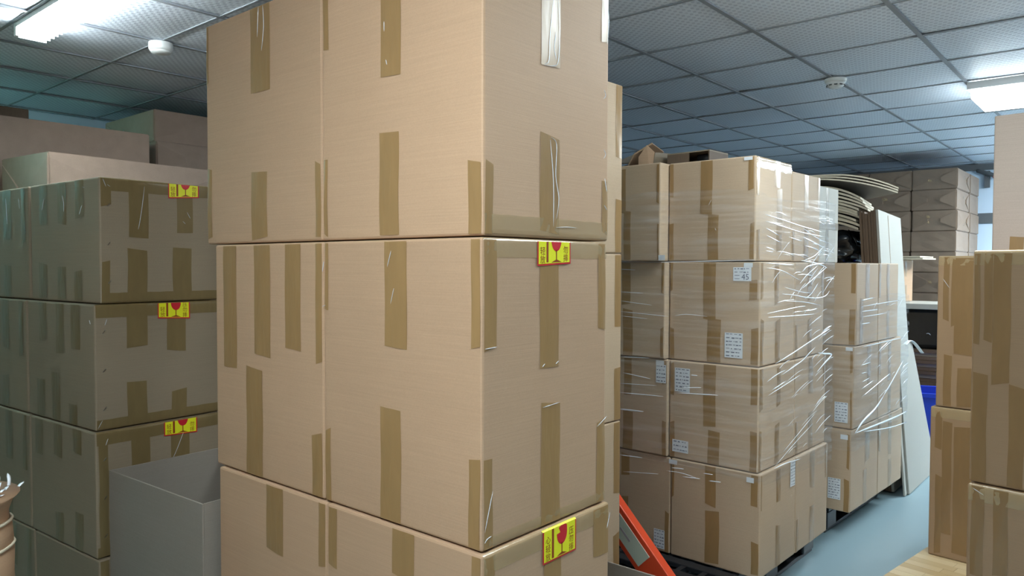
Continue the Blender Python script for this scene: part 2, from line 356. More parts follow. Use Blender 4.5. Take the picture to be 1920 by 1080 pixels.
# ------------------------------------------------------------------ measured layout (metres on each carton face)
# tape strips: face, from, to (metres from the near corner), bottom, top
TAPES = {
'mt0':[('f',0.273,0.344,0.01,0.258),('f',0.265,0.338,0.392,0.623),('f',0.003,0.044,0.005,0.164),('f',0.555,0.571,0.015,0.214),('f',0.548,0.576,0.5,0.686),('s',0.2,0.273,0.411,0.643),('s',0.197,0.272,0.016,0.247),('s',0.0,0.031,0.006,0.162),('s',0.453,0.483,0.52,0.685),('s',0.458,0.489,0.022,0.159)],
'mt1':[('f',0.246,0.348,0.439,0.686),('f',0.266,0.349,0.014,0.208),('f',0.595,0.619,0.504,0.686),('f',0.581,0.611,0.021,0.238),('f',0.001,0.03,0.012,0.21)],
'mm0':[('f',0.241,0.321,0.429,0.686),('f',0.263,0.338,0.004,0.28),('f',0.002,0.032,0.448,0.686),('f',0.001,0.039,0.004,0.203),('f',0.54,0.568,0.004,0.194),('f',0.548,0.566,0.51,0.686),('s',0.2,0.273,0.383,0.686),('s',0.206,0.28,0.004,0.297),('s',0.001,0.046,0.444,0.686),('s',-0.001,0.033,0.004,0.203),('s',0.444,0.484,0.462,0.686),('s',0.441,0.487,0.004,0.221)],
'mm1':[('f',0.437,0.513,0.314,0.686),('f',0.253,0.338,0.363,0.686),('f',0.103,0.178,0.393,0.686),('f',0.297,0.385,0.004,0.323),('f',0.007,0.053,0.004,0.173),('f',0.003,0.034,0.366,0.686)],
'mb0':[('f',0.217,0.295,0.57,0.686),('f',0.514,0.549,0.527,0.682),('f',0.001,0.031,0.636,0.683),('s',0.216,0.284,0.56,0.671),('s',0.002,0.041,0.634,0.681),('s',0.423,0.493,0.558,0.685)],
'mb1':[('f',0.204,0.289,0.496,0.686),('f',0.002,0.035,0.514,0.686)],
'l10':[('f',0.424,0.496,0.299,0.458),('f',0.262,0.334,0.298,0.458),('f',0.118,0.187,0.317,0.458),('f',0.435,0.508,0.011,0.147),('f',0.272,0.341,0.01,0.135),('f',0.137,0.202,0.009,0.119),('s',0.004,0.042,0.357,0.458),('s',-0.0,0.034,0.008,0.155),('s',0.105,0.179,0.244,0.458),('s',0.292,0.358,0.268,0.458),('s',0.098,0.172,0.01,0.2),('s',0.273,0.351,0.005,0.209)],
'l11':[('f',0.189,0.256,0.247,0.449),('f',0.207,0.258,0.004,0.133)],
'l20':[('f',0.389,0.456,0.309,0.458),('f',0.242,0.31,0.267,0.458),('f',0.111,0.185,0.29,0.458),('f',0.415,0.488,0.004,0.153),('f',0.283,0.353,0.004,0.19),('f',0.144,0.209,0.004,0.082),('s',0.114,0.193,0.297,0.458),('s',0.27,0.347,0.269,0.458),('s',0.114,0.189,0.004,0.166),('s',0.286,0.348,0.004,0.114)],
'l30':[('f',0.432,0.501,0.317,0.458),('f',0.268,0.337,0.332,0.458),('f',0.107,0.175,0.367,0.458),('f',0.262,0.331,0.004,0.117),('f',0.1,0.165,0.004,0.146),('s',0.128,0.199,0.295,0.45),('s',0.281,0.358,0.29,0.44),('s',0.011,0.044,0.004,0.456)],
'st0':[('f',0.199,0.256,0.208,0.446),('f',0.169,0.219,0.008,0.207),('f',0.392,0.42,0.294,0.446),('f',0.389,0.414,0.006,0.172),('f',0.009,0.033,0.305,0.446),('f',-0.002,0.024,0.009,0.163),('s',0.194,0.252,0.328,0.446),('s',0.218,0.277,0.049,0.323),('s',-0.004,0.033,0.283,0.446),('s',0.01,0.042,0.009,0.136)],
'st1':[('f',0.185,0.212,0.227,0.432),('f',0.157,0.195,0.008,0.236),('f',-0.006,0.019,0.266,0.44),('f',-0.008,0.014,0.008,0.17)],
's20':[('f',0.203,0.262,0.191,0.446),('f',0.177,0.241,0.004,0.197),('f',0.415,0.434,0.316,0.446),('f',0.406,0.428,0.004,0.145),('f',0.013,0.048,0.287,0.371),('f',0.005,0.038,0.011,0.165),('s',0.146,0.192,0.264,0.446),('s',0.16,0.212,0.004,0.193),('s',-0.004,0.029,0.292,0.446),('s',-0.001,0.037,0.006,0.202)],
's21':[('f',0.185,0.233,0.248,0.446),('f',0.171,0.225,0.004,0.223),('f',-0.001,0.018,0.304,0.446),('f',-0.004,0.021,0.01,0.145)],
's30':[('f',0.196,0.255,0.169,0.446),('f',0.176,0.231,0.004,0.153),('f',0.402,0.424,0.29,0.437),('f',0.397,0.421,0.004,0.167),('f',0.004,0.035,0.29,0.446),('f',0.003,0.036,0.006,0.176),('s',0.185,0.226,0.264,0.431),('s',0.17,0.217,0.004,0.184),('s',0.006,0.039,0.266,0.446),('s',-0.007,0.03,0.009,0.178)],
's31':[('f',0.194,0.236,0.264,0.438),('f',0.185,0.24,0.004,0.187),('f',0.004,0.029,0.336,0.446),('f',-0.002,0.026,0.004,0.164)],
's40':[('f',0.203,0.254,0.27,0.446),('f',0.185,0.252,0.015,0.248),('f',0.409,0.431,0.273,0.441),('f',0.011,0.041,0.31,0.442),('f',0.005,0.038,0.018,0.155),('s',0.169,0.21,0.293,0.436),('s',0.166,0.213,0.004,0.187),('s',-0.03,0.013,0.294,0.446)],
's41':[('f',0.221,0.267,0.324,0.427),('f',0.225,0.265,0.038,0.22),('f',0.004,0.026,0.004,0.193)],
't20':[('f',-0.004,0.029,0.285,0.446),('f',0.003,0.036,0.008,0.198),('s',0.14,0.202,0.251,0.446),('s',0.056,0.107,0.006,0.254)],
't30':[('f',-0.006,0.019,0.306,0.446),('f',-0.002,0.015,0.004,0.207),('s',0.217,0.272,0.22,0.446)],
't40':[('f',-0.006,0.019,0.24,0.427),('f',-0.002,0.032,0.004,0.18),('s',0.232,0.304,0.241,0.415),('s',0.208,0.262,0.004,0.195)],
'ra10':[('f',-0.048,-0.024,0.397,0.683),('f',-0.079,-0.057,0.374,0.673),('f',-0.144,-0.071,0.245,0.678),('f',-0.064,-0.031,0.008,0.239),('f',-0.159,-0.087,0.013,0.186)],
'ra00':[('f',-0.05,-0.021,0.498,0.67),('f',-0.091,-0.052,0.113,0.626),('f',-0.172,-0.099,0.032,0.611),('f',-0.053,-0.026,0.017,0.374)],
'rb10':[('f',-0.021,-0.001,0.412,0.678),('f',-0.044,0.0,0.004,0.326),('f',-0.053,-0.031,0.422,0.679),('f',-0.099,-0.054,0.301,0.679),('f',-0.138,-0.099,0.008,0.298)],
'rb00':[('f',-0.045,-0.011,0.418,0.686),('f',-0.106,-0.069,0.437,0.686)],
'tb0':[('f',-0.128,-0.072,0.024,0.088)],
'l40':[('s',0.001,0.035,0.333,0.397)],
}
# wrinkles in the tape, traced along its glints
TAPE_CREASES={
'mt0':[('s',[(0.243,0.57),(0.231,0.491),(0.227,0.425),(0.211,0.412)]),('s',[(0.262,0.575),(0.269,0.507),(0.263,0.429),(0.24,0.413),(0.207,0.409)]),('s',[(0.254,0.497),(0.248,0.458),(0.255,0.431)]),('s',[(0.237,0.243),(0.258,0.228),(0.255,0.153),(0.268,0.1),(0.259,0.051)]),('s',[(0.233,0.237),(0.246,0.139),(0.247,0.031)]),('s',[(0.258,0.029),(0.303,0.032),(0.344,0.031)]),('s',[(0.475,0.618),(0.483,0.579),(0.476,0.515)]),('s',[(0.463,0.397),(0.47,0.382),(0.46,0.372)]),('s',[(0.462,0.242),(0.472,0.229),(0.462,0.217)]),('s',[(0.468,0.166),(0.478,0.132)]),('s',[(0.466,0.096),(0.479,0.084)]),('f',[(0.323,0.526),(0.323,0.501)]),('f',[(0.317,0.433),(0.313,0.42)])],
'mt1':[('f',[(0.278,0.697),(0.274,0.62),(0.286,0.554)]),('f',[(0.301,0.695),(0.308,0.597)])],
'mm0':[('s',[(0.002,0.446),(0.045,0.448)]),('s',[(0.207,0.387),(0.217,0.394)]),('s',[(0.259,0.389),(0.272,0.396)]),('s',[(0.209,0.29),(0.277,0.294)]),('f',[(0.295,0.662),(0.309,0.623)]),('f',[(0.285,0.572),(0.297,0.534)]),('s',[(0.001,0.022),(0.014,0.029),(0.028,0.032)]),('f',[(0.564,0.637),(0.571,0.609)]),('f',[(0.572,0.517),(0.558,0.522)]),('s',[(0.002,0.045),(0.032,0.131)]),('s',[(0.44,0.207),(0.485,0.228)])],
'mb0':[('s',[(0.483,0.622),(0.498,0.661)])],
'l10':[('s',[(0.164,0.437),(0.155,0.366),(0.144,0.3),(0.138,0.275)]),('f',[(0.288,0.406),(0.276,0.375),(0.277,0.344)]),('f',[(0.447,0.403),(0.468,0.356)]),('f',[(0.15,0.329),(0.128,0.362)]),('s',[(0.333,0.351),(0.347,0.326)]),('s',[(0.315,0.314),(0.326,0.304)]),('f',[(0.126,0.43),(0.105,0.425)]),('s',[(0.012,0.453),(0.023,0.425)]),('s',[(0.027,0.433),(0.038,0.426)])],
'l30':[('s',[(0.337,0.416),(0.307,0.348),(0.285,0.306)]),('s',[(0.035,0.411),(0.043,0.434)])],
'l20':[('f',[(0.032,0.404),(0.024,0.389)]),('s',[(0.006,0.01),(0.023,0.04)]),('s',[(0.035,0.384),(0.043,0.407)])],
'l11':[('f',[(0.089,0.416),(0.08,0.371)]),('f',[(0.219,0.422),(0.207,0.314)])],
'ra10':[('f',[(-0.023,0.584),(-0.05,0.543)])],
'rb00':[('f',[(-0.016,0.677),(-0.044,0.662)])],
'st0':[('f',[(0.203,0.271),(0.216,0.248)]),('f',[(0.184,0.146),(0.179,0.136)]),('s',[(0.204,0.449),(0.222,0.422)])],
}
# white labels: face, from, to, bottom, top
SHIP={
's20':[('f',0.039,0.121,0.366,0.425),('f',0.033,0.073,0.425,0.446),('f',0.074,0.157,0.032,0.141)],
's31':[('f',0.007,0.06,0.34,0.424),('f',0.018,0.061,0.423,0.445)],
's30':[('f',0.321,0.397,0.308,0.417),('f',0.326,0.407,0.031,0.087)],
's40':[('f',0.393,0.435,0.422,0.442),('f',0.028,0.061,0.409,0.431),('s',0.317,0.374,0.328,0.441)],
's41':[('f',0.026,0.083,0.016,0.104)],
'st0':[('f',0.015,0.053,0.43,0.455)],
'st1':[('f',-0.042,-0.028,0.005,0.029)],
't30':[('f',0.026,0.096,0.033,0.143),('f',-0.002,0.042,0.425,0.451)],
't40':[('f',0.049,0.117,0.064,0.178),('f',0.014,0.053,0.397,0.423)],
}
# bunched folds in the stretch film: face, radius mm, (metres from the near corner, height)
S2_CREASES=[('s',2.5,[(0.094,1.054),(0.286,1.084),(0.526,1.126),(0.743,1.163)]),('s',2,[(0.171,1.0),(0.384,1.037),(0.484,1.067),(0.557,1.089)]),('s',3.5,[(0.585,0.97),(0.685,1.003),(0.773,1.034),(0.683,1.047),(0.589,1.058)]),('s',1.8,[(0.015,1.257),(0.175,1.252),(0.377,1.248),(0.551,1.245)]),('s',1.5,[(0.008,1.273),(0.162,1.279),(0.348,1.287),(0.432,1.287)]),('s',2,[(0.404,1.266),(0.491,1.265),(0.573,1.27)]),('s',2,[(0.16,1.351),(0.305,1.34),(0.445,1.326),(0.594,1.32),(0.688,1.329),(0.735,1.351)]),('s',1.3,[(0.173,1.32),(0.403,1.307),(0.611,1.285)]),('s',2.2,[(0.386,1.37),(0.486,1.401),(0.59,1.434),(0.69,1.465)]),('s',1.5,[(0.417,1.32),(0.503,1.345),(0.584,1.392)]),('s',1.8,[(0.358,1.392),(0.413,1.419),(0.47,1.44),(0.573,1.474)]),('s',2.5,[(0.384,1.446),(0.44,1.468),(0.543,1.479),(0.666,1.485)]),('s',1.5,[(0.329,1.433),(0.413,1.432),(0.515,1.426)]),('s',1.6,[(-0.016,1.483),(0.155,1.478),(0.273,1.476)]),('s',2.2,[(0.368,1.495),(0.483,1.49),(0.603,1.479),(0.699,1.462)]),('s',1.4,[(-0.003,1.463),(0.156,1.45),(0.371,1.403)]),('s',1.2,[(0.184,1.379),(0.373,1.354),(0.488,1.346)]),('s',1.8,[(-0.026,1.683),(0.189,1.666),(0.385,1.649),(0.656,1.632)]),('s',1.4,[(-0.018,1.656),(0.19,1.638),(0.386,1.622),(0.676,1.611)]),('s',1.5,[(-0.017,1.627),(0.115,1.601)]),('s',1.5,[(-0.009,1.597),(0.123,1.573)]),('s',1.5,[(-0.015,1.549),(0.072,1.538)]),('s',1.3,[(-0.015,1.534),(0.058,1.529)]),('s',1.6,[(0.386,1.642),(0.509,1.613),(0.677,1.584)]),('s',1.6,[(0.387,1.603),(0.528,1.58),(0.678,1.556)]),('s',1.5,[(0.406,1.564),(0.529,1.553),(0.66,1.528)]),('s',1.6,[(0.408,1.498),(0.53,1.519),(0.658,1.569)]),('s',1.5,[(0.223,1.598),(0.371,1.583)]),('s',1.6,[(0.011,0.986),(0.117,1.007),(0.212,1.016)]),('s',1.6,[(0.065,0.945),(0.214,0.967)]),('s',1.3,[(0.027,0.927),(0.231,0.955),(0.383,0.978)]),('s',1.2,[(0.196,0.658),(0.374,0.713),(0.566,0.773)]),('s',1.0,[(0.096,0.607),(0.284,0.663),(0.548,0.73)]),('s',1.8,[(0.097,0.603),(0.233,0.601),(0.397,0.588)]),('f',1.3,[(0.702,1.454),(0.614,1.45)]),('f',0.9,[(0.697,1.346),(0.572,1.342)]),('f',0.9,[(0.701,1.303),(0.523,1.288)]),('f',1,[(0.7,1.252),(0.437,1.24)]),('f',0.8,[(0.696,1.231),(0.547,1.224)]),('f',1,[(0.699,1.035),(0.533,1.042)]),('f',1.4,[(0.677,0.96),(0.528,0.946)]),('f',1.5,[(0.697,0.863),(0.46,0.872)]),('f',1.5,[(0.701,0.781),(0.563,0.788)]),('f',1.4,[(0.321,0.984),(0.288,0.985)]),('f',1.5,[(0.372,0.921),(0.269,0.934)]),('f',1.5,[(0.402,0.896),(0.19,0.909)]),('f',1,[(0.698,0.907),(0.496,0.918)]),('f',0.8,[(0.406,1.244),(0.346,1.254),(0.244,1.249)]),('f',0.8,[(0.694,1.625),(0.52,1.617)]),('f',1,[(0.693,1.49),(0.45,1.487),(0.025,1.495)]),('f',1.5,[(0.699,0.785),(0.566,0.789)]),('f',1.5,[(0.697,0.562),(0.568,0.57)]),('f',1.5,[(0.416,0.551),(0.351,0.557)]),('f',1,[(0.44,0.533),(0.358,0.536),(0.279,0.526)]),('f',1.4,[(0.358,0.521),(0.271,0.528)]),('f',1.6,[(0.229,0.527),(0.172,0.532)]),('f',1,[(0.674,0.485),(0.482,0.509)]),('f',1.2,[(0.256,0.555),(0.21,0.558)])]
S3_CREASES=[('s',2.2,[(0.042,1.288),(0.255,1.297)]),('s',1.8,[(0.043,1.255),(0.451,1.263),(0.712,1.267)]),('s',2,[(0.045,1.228),(0.306,1.229)]),('s',1.5,[(0.046,1.198),(0.479,1.202)]),('s',2,[(0.048,1.161),(0.193,1.161)]),('s',1.8,[(0.058,0.939),(0.204,0.941)]),('s',1.5,[(0.06,0.894),(0.138,0.893)]),('s',1.8,[(0.074,0.847),(0.197,0.857)]),('s',2,[(0.067,0.765),(0.4,0.819),(0.55,0.843)]),('s',1.6,[(0.064,0.81),(0.256,0.835)]),('s',7,[(-0.038,0.586),(0.087,0.634),(0.282,0.673),(0.431,0.728)]),('s',5,[(0.432,0.728),(0.596,0.797),(0.799,0.896)]),('s',6,[(-0.038,0.586),(0.195,0.581),(0.439,0.575),(0.684,0.571),(0.904,0.573)]),('s',2.5,[(0.107,0.571),(0.583,0.521),(0.908,0.504)]),('s',2,[(0.065,1.036),(0.413,1.037),(0.809,1.038)])]
# ------------------------------------------------------------------ cartons
def text_mesh(s, size):
    cu = bpy.data.curves.new('lettering', 'FONT'); cu.body = s; cu.size = size; cu.align_x = 'CENTER'; cu.align_y = 'CENTER'; cu.resolution_u = 2
    o = bpy.data.objects.new('lettering_tmp', cu); col.objects.link(o)
    dg = bpy.context.evaluated_depsgraph_get(); dg.update()
    me = bpy.data.meshes.new_from_object(o.evaluated_get(dg)); bpy.data.objects.remove(o); bpy.data.curves.remove(cu)
    return me

def face_pt(W, D, face, s, z, off):
    """a point on the front (f, -Y) or the side (s, +X) of a carton; s metres from the near corner"""
    return Vector((W/2 - s, -D/2 - off, z)) if face == 'f' else Vector((W/2 + off, -D/2 + s, z))

def tape_strip(parent, W, D, H, face, s0, s1, z0, z1, mat):
    lim = W if face == 'f' else D
    s0, s1 = max(.0055, s0), min(lim-.0055, s1)
    z0, z1 = max(.006, z0), min(H-.006, z1)
    if s1-s0 < .004 or z1-z0 < .01: return
    nz = max(3, int((z1-z0)/.035)); ns = 3; vs = []
    c1, c0 = random.uniform(-.006, .006), random.uniform(-.006, .006)
    wob = random.uniform(0, 6.28)
    for i in range(nz+1):
        t = i/nz
        for j in range(ns+1):
            q = j/ns
            z = z0 + (z1-z0)*t
            if i == nz and z1 < H-.012: z += c1*(q-.5)*2
            if i == 0 and z0 > .012: z += c0*(q-.5)*2
            s = s0 + (s1-s0)*q + .0012*math.sin(wob+z*25)
            vs.append(face_pt(W, D, face, s, z, .0012 + .0007*math.sin(7*q+wob+31*z) + (.0006 if 0 < j < ns else 0)))
    fs = []
    for i in range(nz):
        for j in range(ns):
            a = i*(ns+1)+j; f = (a, a+1, a+ns+2, a+ns+1)
            fs.append(f[::-1] if face == 'f' else f)
    b = MB(); b.add(vs, fs, 0, True)
    return b.build('tape_strip', mat, parent)

def edge_tape(parent, W, D, H, face, top=True, w=.045, mat='tape_clear'):
    """tape folded round the top or bottom edge of one face"""
    lim = W if face == 'f' else D; n = 18; vs = []
    prof = [(.0012, -w), (.0016, -.022), (.0014, -.012), (.0004, -.0065), (-.0022, -.0028), (-.007, -.0012)]
    for i in range(n+1):
        s = .004 + (lim-.008)*i/n
        for off, dz in prof:
            jz = .0006*math.sin(i*2.1+off*900); z = (H+dz) if top else (-dz)
            vs.append(face_pt(W, D, face, s, z + (jz if dz < -.03 else 0), off + .0006*math.sin(i*1.7+dz*90)*(dz < -.005)))
    m = len(prof)
    fs = [(i*m+j, i*m+j+1, (i+1)*m+j+1, (i+1)*m+j) for i in range(n) for j in range(m-1)]
    b = MB(); b.add(vs, fs, 0, True); b.build('edge_tape', M[mat], parent)

def fragile_label(parent, W, D, pts, tilt_cut=0, fold=False):
    """yellow handle-with-care sticker, red border, wine glass, two columns of characters; its upper end goes over the top edge"""
    (sA, zA), (sB, zB) = pts[0], pts[1]; zt = pts[2]
    wl = sB - sA
    def P(u, v, off):   # u 0..1 across, v metres above the sloping bottom edge
        return face_pt(W, D, 's', sA + wl*u, zA + (zB-zA)*u + v, off)
    h0, h1 = zt - zA, zt - zB
    def poly(b, uv, off):
        pts3 = []
        for u, v in uv:
            hh = h0 + (h1-h0)*u; pts3.append(P(u, min(v, hh), off))
        b.add(pts3, [list(range(len(pts3)))])
    b = MB()
    n = 8
    vs = [];
    for i in range(n+1):
        u = i/n; hh = h0+(h1-h0)*u; vs += [P(u, 0, .0030), P(u, hh, .0030)]
    b.add(vs, [(2*i, 2*i+2, 2*i+3, 2*i+1) for i in range(n)])
    if fold:
        vs = []
        for i in range(n+1):
            u = i/n; hh = h0+(h1-h0)*u; vs += [P(u, hh, .003), P(u, hh+.003, -.001), P(u, hh+.0035, -.008)]
        b.add(vs, [(3*i+k, 3*i+3+k, 3*i+4+k, 3*i+1+k) for i in range(n) for k in range(2)], 1)
    lab = b.build('fragile_label', [M['red'], M['yellow']], parent)
    lab['label'] = 'yellow and red handle-with-care sticker with a wine glass'
    e = .035/1; b = MB(); poly(b, [(.03, .004), (.965, .004), (.965, 1), (.03, 1)], .0034); b.build('yellow_field', M['yellow'], lab)
    b = MB(); poly(b, [(.255, .007), (.315, .007), (.315, 1), (.255, 1)], .0038); b.build('red_bar', M['darkred'], lab)
    hm = min(h0, h1); k = wl
    b = MB(); cx = .555
    poly(b, [(cx-.16, .006), (cx+.16, .006), (cx+.02, .012), (cx-.02, .012)], .0038)
    poly(b, [(cx-.014, .010), (cx+.014, .010), (cx+.014, .036), (cx-.014, .036)], .0038); b.build('glass_stem', M['darkred'], lab)
    b = MB(); bowl = []
    for i in range(13):
        a = math.pi + math.pi*i/12; bowl.append((cx + .155*math.cos(a), .060 + .028*math.sin(a)))
    bowl += [(cx+.15, .075), (cx+.10, .09), (cx-.03, .09), (cx-.10, .074), (cx-.05, .062)]
    poly(b, bowl, .0038); b.build('glass_bowl', M['red'], lab)
    for chars, u in ((u'\u5fc3\u8f7b\u653e', .145), (u'\u538b\u52ff\u6454', .84)):
        for i, ch in enumerate(chars):
            v = .054 - .0205*i
            hh = h0+(h1-h0)*u
            if v+.009 > hh: continue
            me = text_mesh(ch, .0205); me.materials.clear(); me.materials.append(M['darkred'])
            o = link('lettering', me, lab)
            sh = math.atan2(zB-zA, wl)
            c = P(u, v, .0039)
            o.matrix_local = Matrix.Translation(c) @ Matrix(((0, 0, 1, 0), (1, 0, 0, 0), (0, 1, 0, 0), (0, 0, 0, 1)))

def ship_label(parent, W, D, face, s0, s1, z0, z1, k):
    """white shipping label with unreadably small grey print"""
    b = MB(); t = [0, .03, -.06, .05, .02][k % 5] * .2
    q = [(s0, z0), (s1, z0), (s1, z1), (s0, z1)]
    cx, cz = (s0+s1)/2, (z0+z1)/2
    def rot(s, z): return (cx+(s-cx)*math.cos(t)-(z-cz)*math.sin(t), cz+(s-cx)*math.sin(t)+(z-cz)*math.cos(t))
    def put(bb, q, off):
        vs = [face_pt(W, D, face, *rot(*p), off) for p in q]; bb.add(vs, [(3, 2, 1, 0) if face == 'f' else (0, 1, 2, 3)])
    put(b, q, .0026); lab = b.build('shipping_label', M['label'], parent)
    w, h = s1-s0, z1-z0
    if w*h < .0016: return
    b = MB(); rows = max(2, int(h/.014)); rnd = random.Random(k*5+1)
    def bar(u0, u1, v0, v1): put(b, [(s1-u1*w, z1-v1*h), (s1-u0*w, z1-v1*h), (s1-u0*w, z1-v0*h), (s1-u1*w, z1-v0*h)], .0031)
    for i in range(rows):
        v = (i+.3)/rows
        if k == 0 and i >= rows/2:
            bar(.08, .36, v, v+.16/rows); continue
        a = .08; 
        while a < .85:
            l = rnd.uniform(.05, .2); bar(a, min(.93, a+l), v, v+rnd.uniform(.15, .34)/rows); a += l+rnd.uniform(.03, .12)
    b.build('label_print', M['ink'], lab)
    if k == 0:
        me = text_mesh('45', .036); me.materials.clear(); me.materials.append(M['ink'])
        o = link('label_number', me, lab); o.matrix_local = Matrix.Translation(face_pt(W, D, face, s0+w*.32, z0+h*.28, .0033)) @ Matrix(((1, 0, 0, 0), (0, 0, -1, 0), (0, 1, 0, 0), (0, 0, 0, 1)))

body_cache = {}
def carton(key, label, group, corner, yaw, zb, W, D, H, u0=0, dv=0, mat='kraft', tmat='tape', bev=.006, name='carton', auto=None):
    """a taped carton; CORNER is the near corner of its row, u0 the distance along the row, dv a shift back"""
    a = R(yaw)
    U = Vector((-math.cos(a), -math.sin(a), 0)); V = Vector((-math.sin(a), math.cos(a), 0))
    p = Vector((corner[0], corner[1], zb)) + U*(u0+W/2) + V*(dv+D/2)
    t = thing(name, label, 'box', p, a, group)
    ck = (round(W, 3), round(D, 3), round(H, 3), mat)
    if ck not in body_cache:
        b = MB(); b.bevbox(-W/2, W/2, -D/2, D/2, 0.0018, H-.0018, bev); body_cache[ck] = b.mesh('carton_body', M[mat])
    link('carton_body', body_cache[ck], t)
    for (f, s0, s1, z0, z1) in TAPES.get(key, []):
        tape_strip(t, W, D, H, f, s0, s1, z0, z1, M[tmat])
    if auto:
        for (f, s0, s1, z0, z1) in auto: tape_strip(t, W, D, H, f, s0, s1, z0, z1, M[tmat])
    for k, (f, s0, s1, z0, z1) in enumerate(SHIP.get(key, [])):
        ship_label(t, W, D, f, max(.006, s0), s1, z0, min(H-.006, z1), {'s20': 0}.get(key, 7) + k + len(key) if not (key == 's20' and k == 0) else 0)
    cr = TAPE_CREASES.get(key)
    if cr:
        b = MB()
        for f, pts in cr:
            b.tube([face_pt(W, D, f, max(.006, s), min(H-.006, max(.006, z)), .003) for s, z in pts], .0011, 6, 0, True, .7)
        stuff(b.build('tape_wrinkles', M['tape_crease'], t))
    return t
AUTO = lambda W, D, H: [('f', W*.44, W*.58, H*.55, H), ('f', W*.42, W*.56, 0, H*.42), ('f', .006, .04, H*.6, H), ('f', W-.04, W-.006, 0, H*.35),
                        ('s', D*.42, D*.56, H*.6, H), ('s', D*.43, D*.57, 0, H*.4), ('s', .006, .035, 0, H*.35), ('s', D-.035, D-.006, H*.62, H)]

def pallet(label, x, y, rz, L, Wd, h=.14, mat='black'):
    """plastic pallet: gridded deck on nine feet and three skids"""
    t = thing('plastic_pallet', label, 'pallet', (x, y, 0), rz, 'black plastic pallets under the cartons')
    n = 9
    for i in range(n):
        yy = -Wd/2+.04+(Wd-.08)*i/(n-1); b = MB(); b.bevbox(-L/2, L/2, yy-.03, yy+.03, h-.022, h, .004); b.build('deck_slat', M[mat], t)
    m = 11
    for i in range(m):
        xx = -L/2+.03+(L-.06)*i/(m-1); b = MB(); b.box(xx-.012, xx+.012, -Wd/2+.012, Wd/2-.012, h-.034, h-.004); b.build('deck_rib', M[mat], t)
    for i in (-1, 0, 1):
        for j in (-1, 0, 1):
            b = MB(); xx, yy = i*(L/2-.075), j*(Wd/2-.075); b.bevbox(xx-.07, xx+.07, yy-.07, yy+.07, .018, h-.03, .008); b.build('foot', M[mat], t)
        b = MB(); b.bevbox(i*(L/2-.075)-.06, i*(L/2-.075)+.06, -Wd/2, Wd/2, 0, .02, .004); b.build('skid', M[mat], t)
    return t

# ---- the tall stack in front
G = 'large cartons of the tall front stack'
pallet('black plastic pallet hidden under the tall front stack', -1.655, 1.45, 0, 1.1, .62, .153)
mt0 = carton('mt0', 'large carton at the top of the front stack, near column with the long shiny tape', G, (-1.099, 1.196), 0, 1.533, .576, .489, .69)
mt1 = carton('mt1', 'large carton at the top of the front stack, left column', G, (-1.099, 1.196), 0, 1.533, .612, .489, .69, .579)
mm0 = carton('mm0', 'large carton in the middle layer of the front stack with a flat handle-with-care sticker', G, (-1.094, 1.188), 0, .843, .568, .483, .69)
mm1 = carton('mm1', 'large carton in the middle layer of the front stack, left column with three tape strips', G, (-1.094, 1.188), 0, .843, .562, .483, .69, .571)
mb0 = carton('mb0', 'large carton at the bottom of the front stack with a sticker folded over its edge', G, (-1.085, 1.18), 0, .153, .556, .497, .69)
mb1 = carton('mb1', 'large carton at the bottom of the front stack, left column', G, (-1.085, 1.18), 0, .153, .556, .497, .69, .559)
edge_tape(mm0, .568, .483, .69, 's', True); edge_tape(mm0, .568, .483, .69, 's', False, .03); edge_tape(mt0, .576, .489, .69, 's', False, .05); edge_tape(mb0, .556, .497, .69, 's', True)
fragile_label(mm0, .568, .483, [(.187, .626), (.318, .632), .684])
fragile_label(mb0, .556, .497, [(.208, .606), (.343, .606), .684], fold=True)

# ---- pale cartons right behind it, only a sliver in view
G = 'pale cartons of the stack behind the front stack'
pallet('black plastic pallet under the stack behind the front stack', -1.965, 2.41, 0, .64, .56)
for i, (z, w) in enumerate(((.14, 'lowest'), (.83, 'middle'), (1.52, 'topmost'))):
    t = carton('', '%s pale carton of the narrow stack just behind the front stack' % w, G, (-1.672, 2.165), -1, z, .58, .49, .69, mat='kraft_pale',
               auto=[('s', .44, .484, .39, .69), ('s', .44, .484, 0, .22), ('s', .2, .27, .4, .69), ('f', .24, .31, .4, .69)])

# ---- wrapped pallet load in the middle: four layers, two by two
G = 'cartons of the film wrapped pallet in the middle'
pallet('black plastic pallet with a gridded deck under the film wrapped middle load', -1.86, 3.415, R(-1.5), 1.12, 1.06)
rows = [('s4', (-1.233, 3.071), .14, .425, .385, 0, .41, 'bottom'), ('s3', (-1.247, 3.076), .59, .425, .39, -.012, .395, 'third'),
        ('s2', (-1.252, 3.09), 1.04, .432, .375, -.035, .372, 'second'), ('st', (-1.275, 3.088), 1.49, .415, .385, -.07, .36, 'top')]
for k, c, z, W, D, dv, D2, w in rows:
    H = .45
    t0 = carton(k+'0', 'carton in the %s layer of the film wrapped load, near column facing the aisle' % w, G, c, -1.5, z, W, D, H, mat='kraft_pale')
    carton(k+'1', 'carton in the %s layer of the film wrapped load, second column beside the front stack' % w, G, c, -1.5, z, W, D, H, W+.004, dv, mat='kraft_pale')
    H2 = .42 if w == 'top' else H
    if w == 'top': edge_tape(t0, W, D, H, 's', True, .05)
    carton('', 'carton in the %s layer of the film wrapped load, rear column on the aisle side' % w, G, c, -1.5, z, W, D2, H2, 0, D+.004, mat='kraft_pale', auto=AUTO(W, D2, H2))
    carton('', 'carton in the %s layer of the film wrapped load, rear inner column' % w, G, c, -1.5, z, W, D2-.02, H2, W+.004, D+.004, mat='kraft_pale')

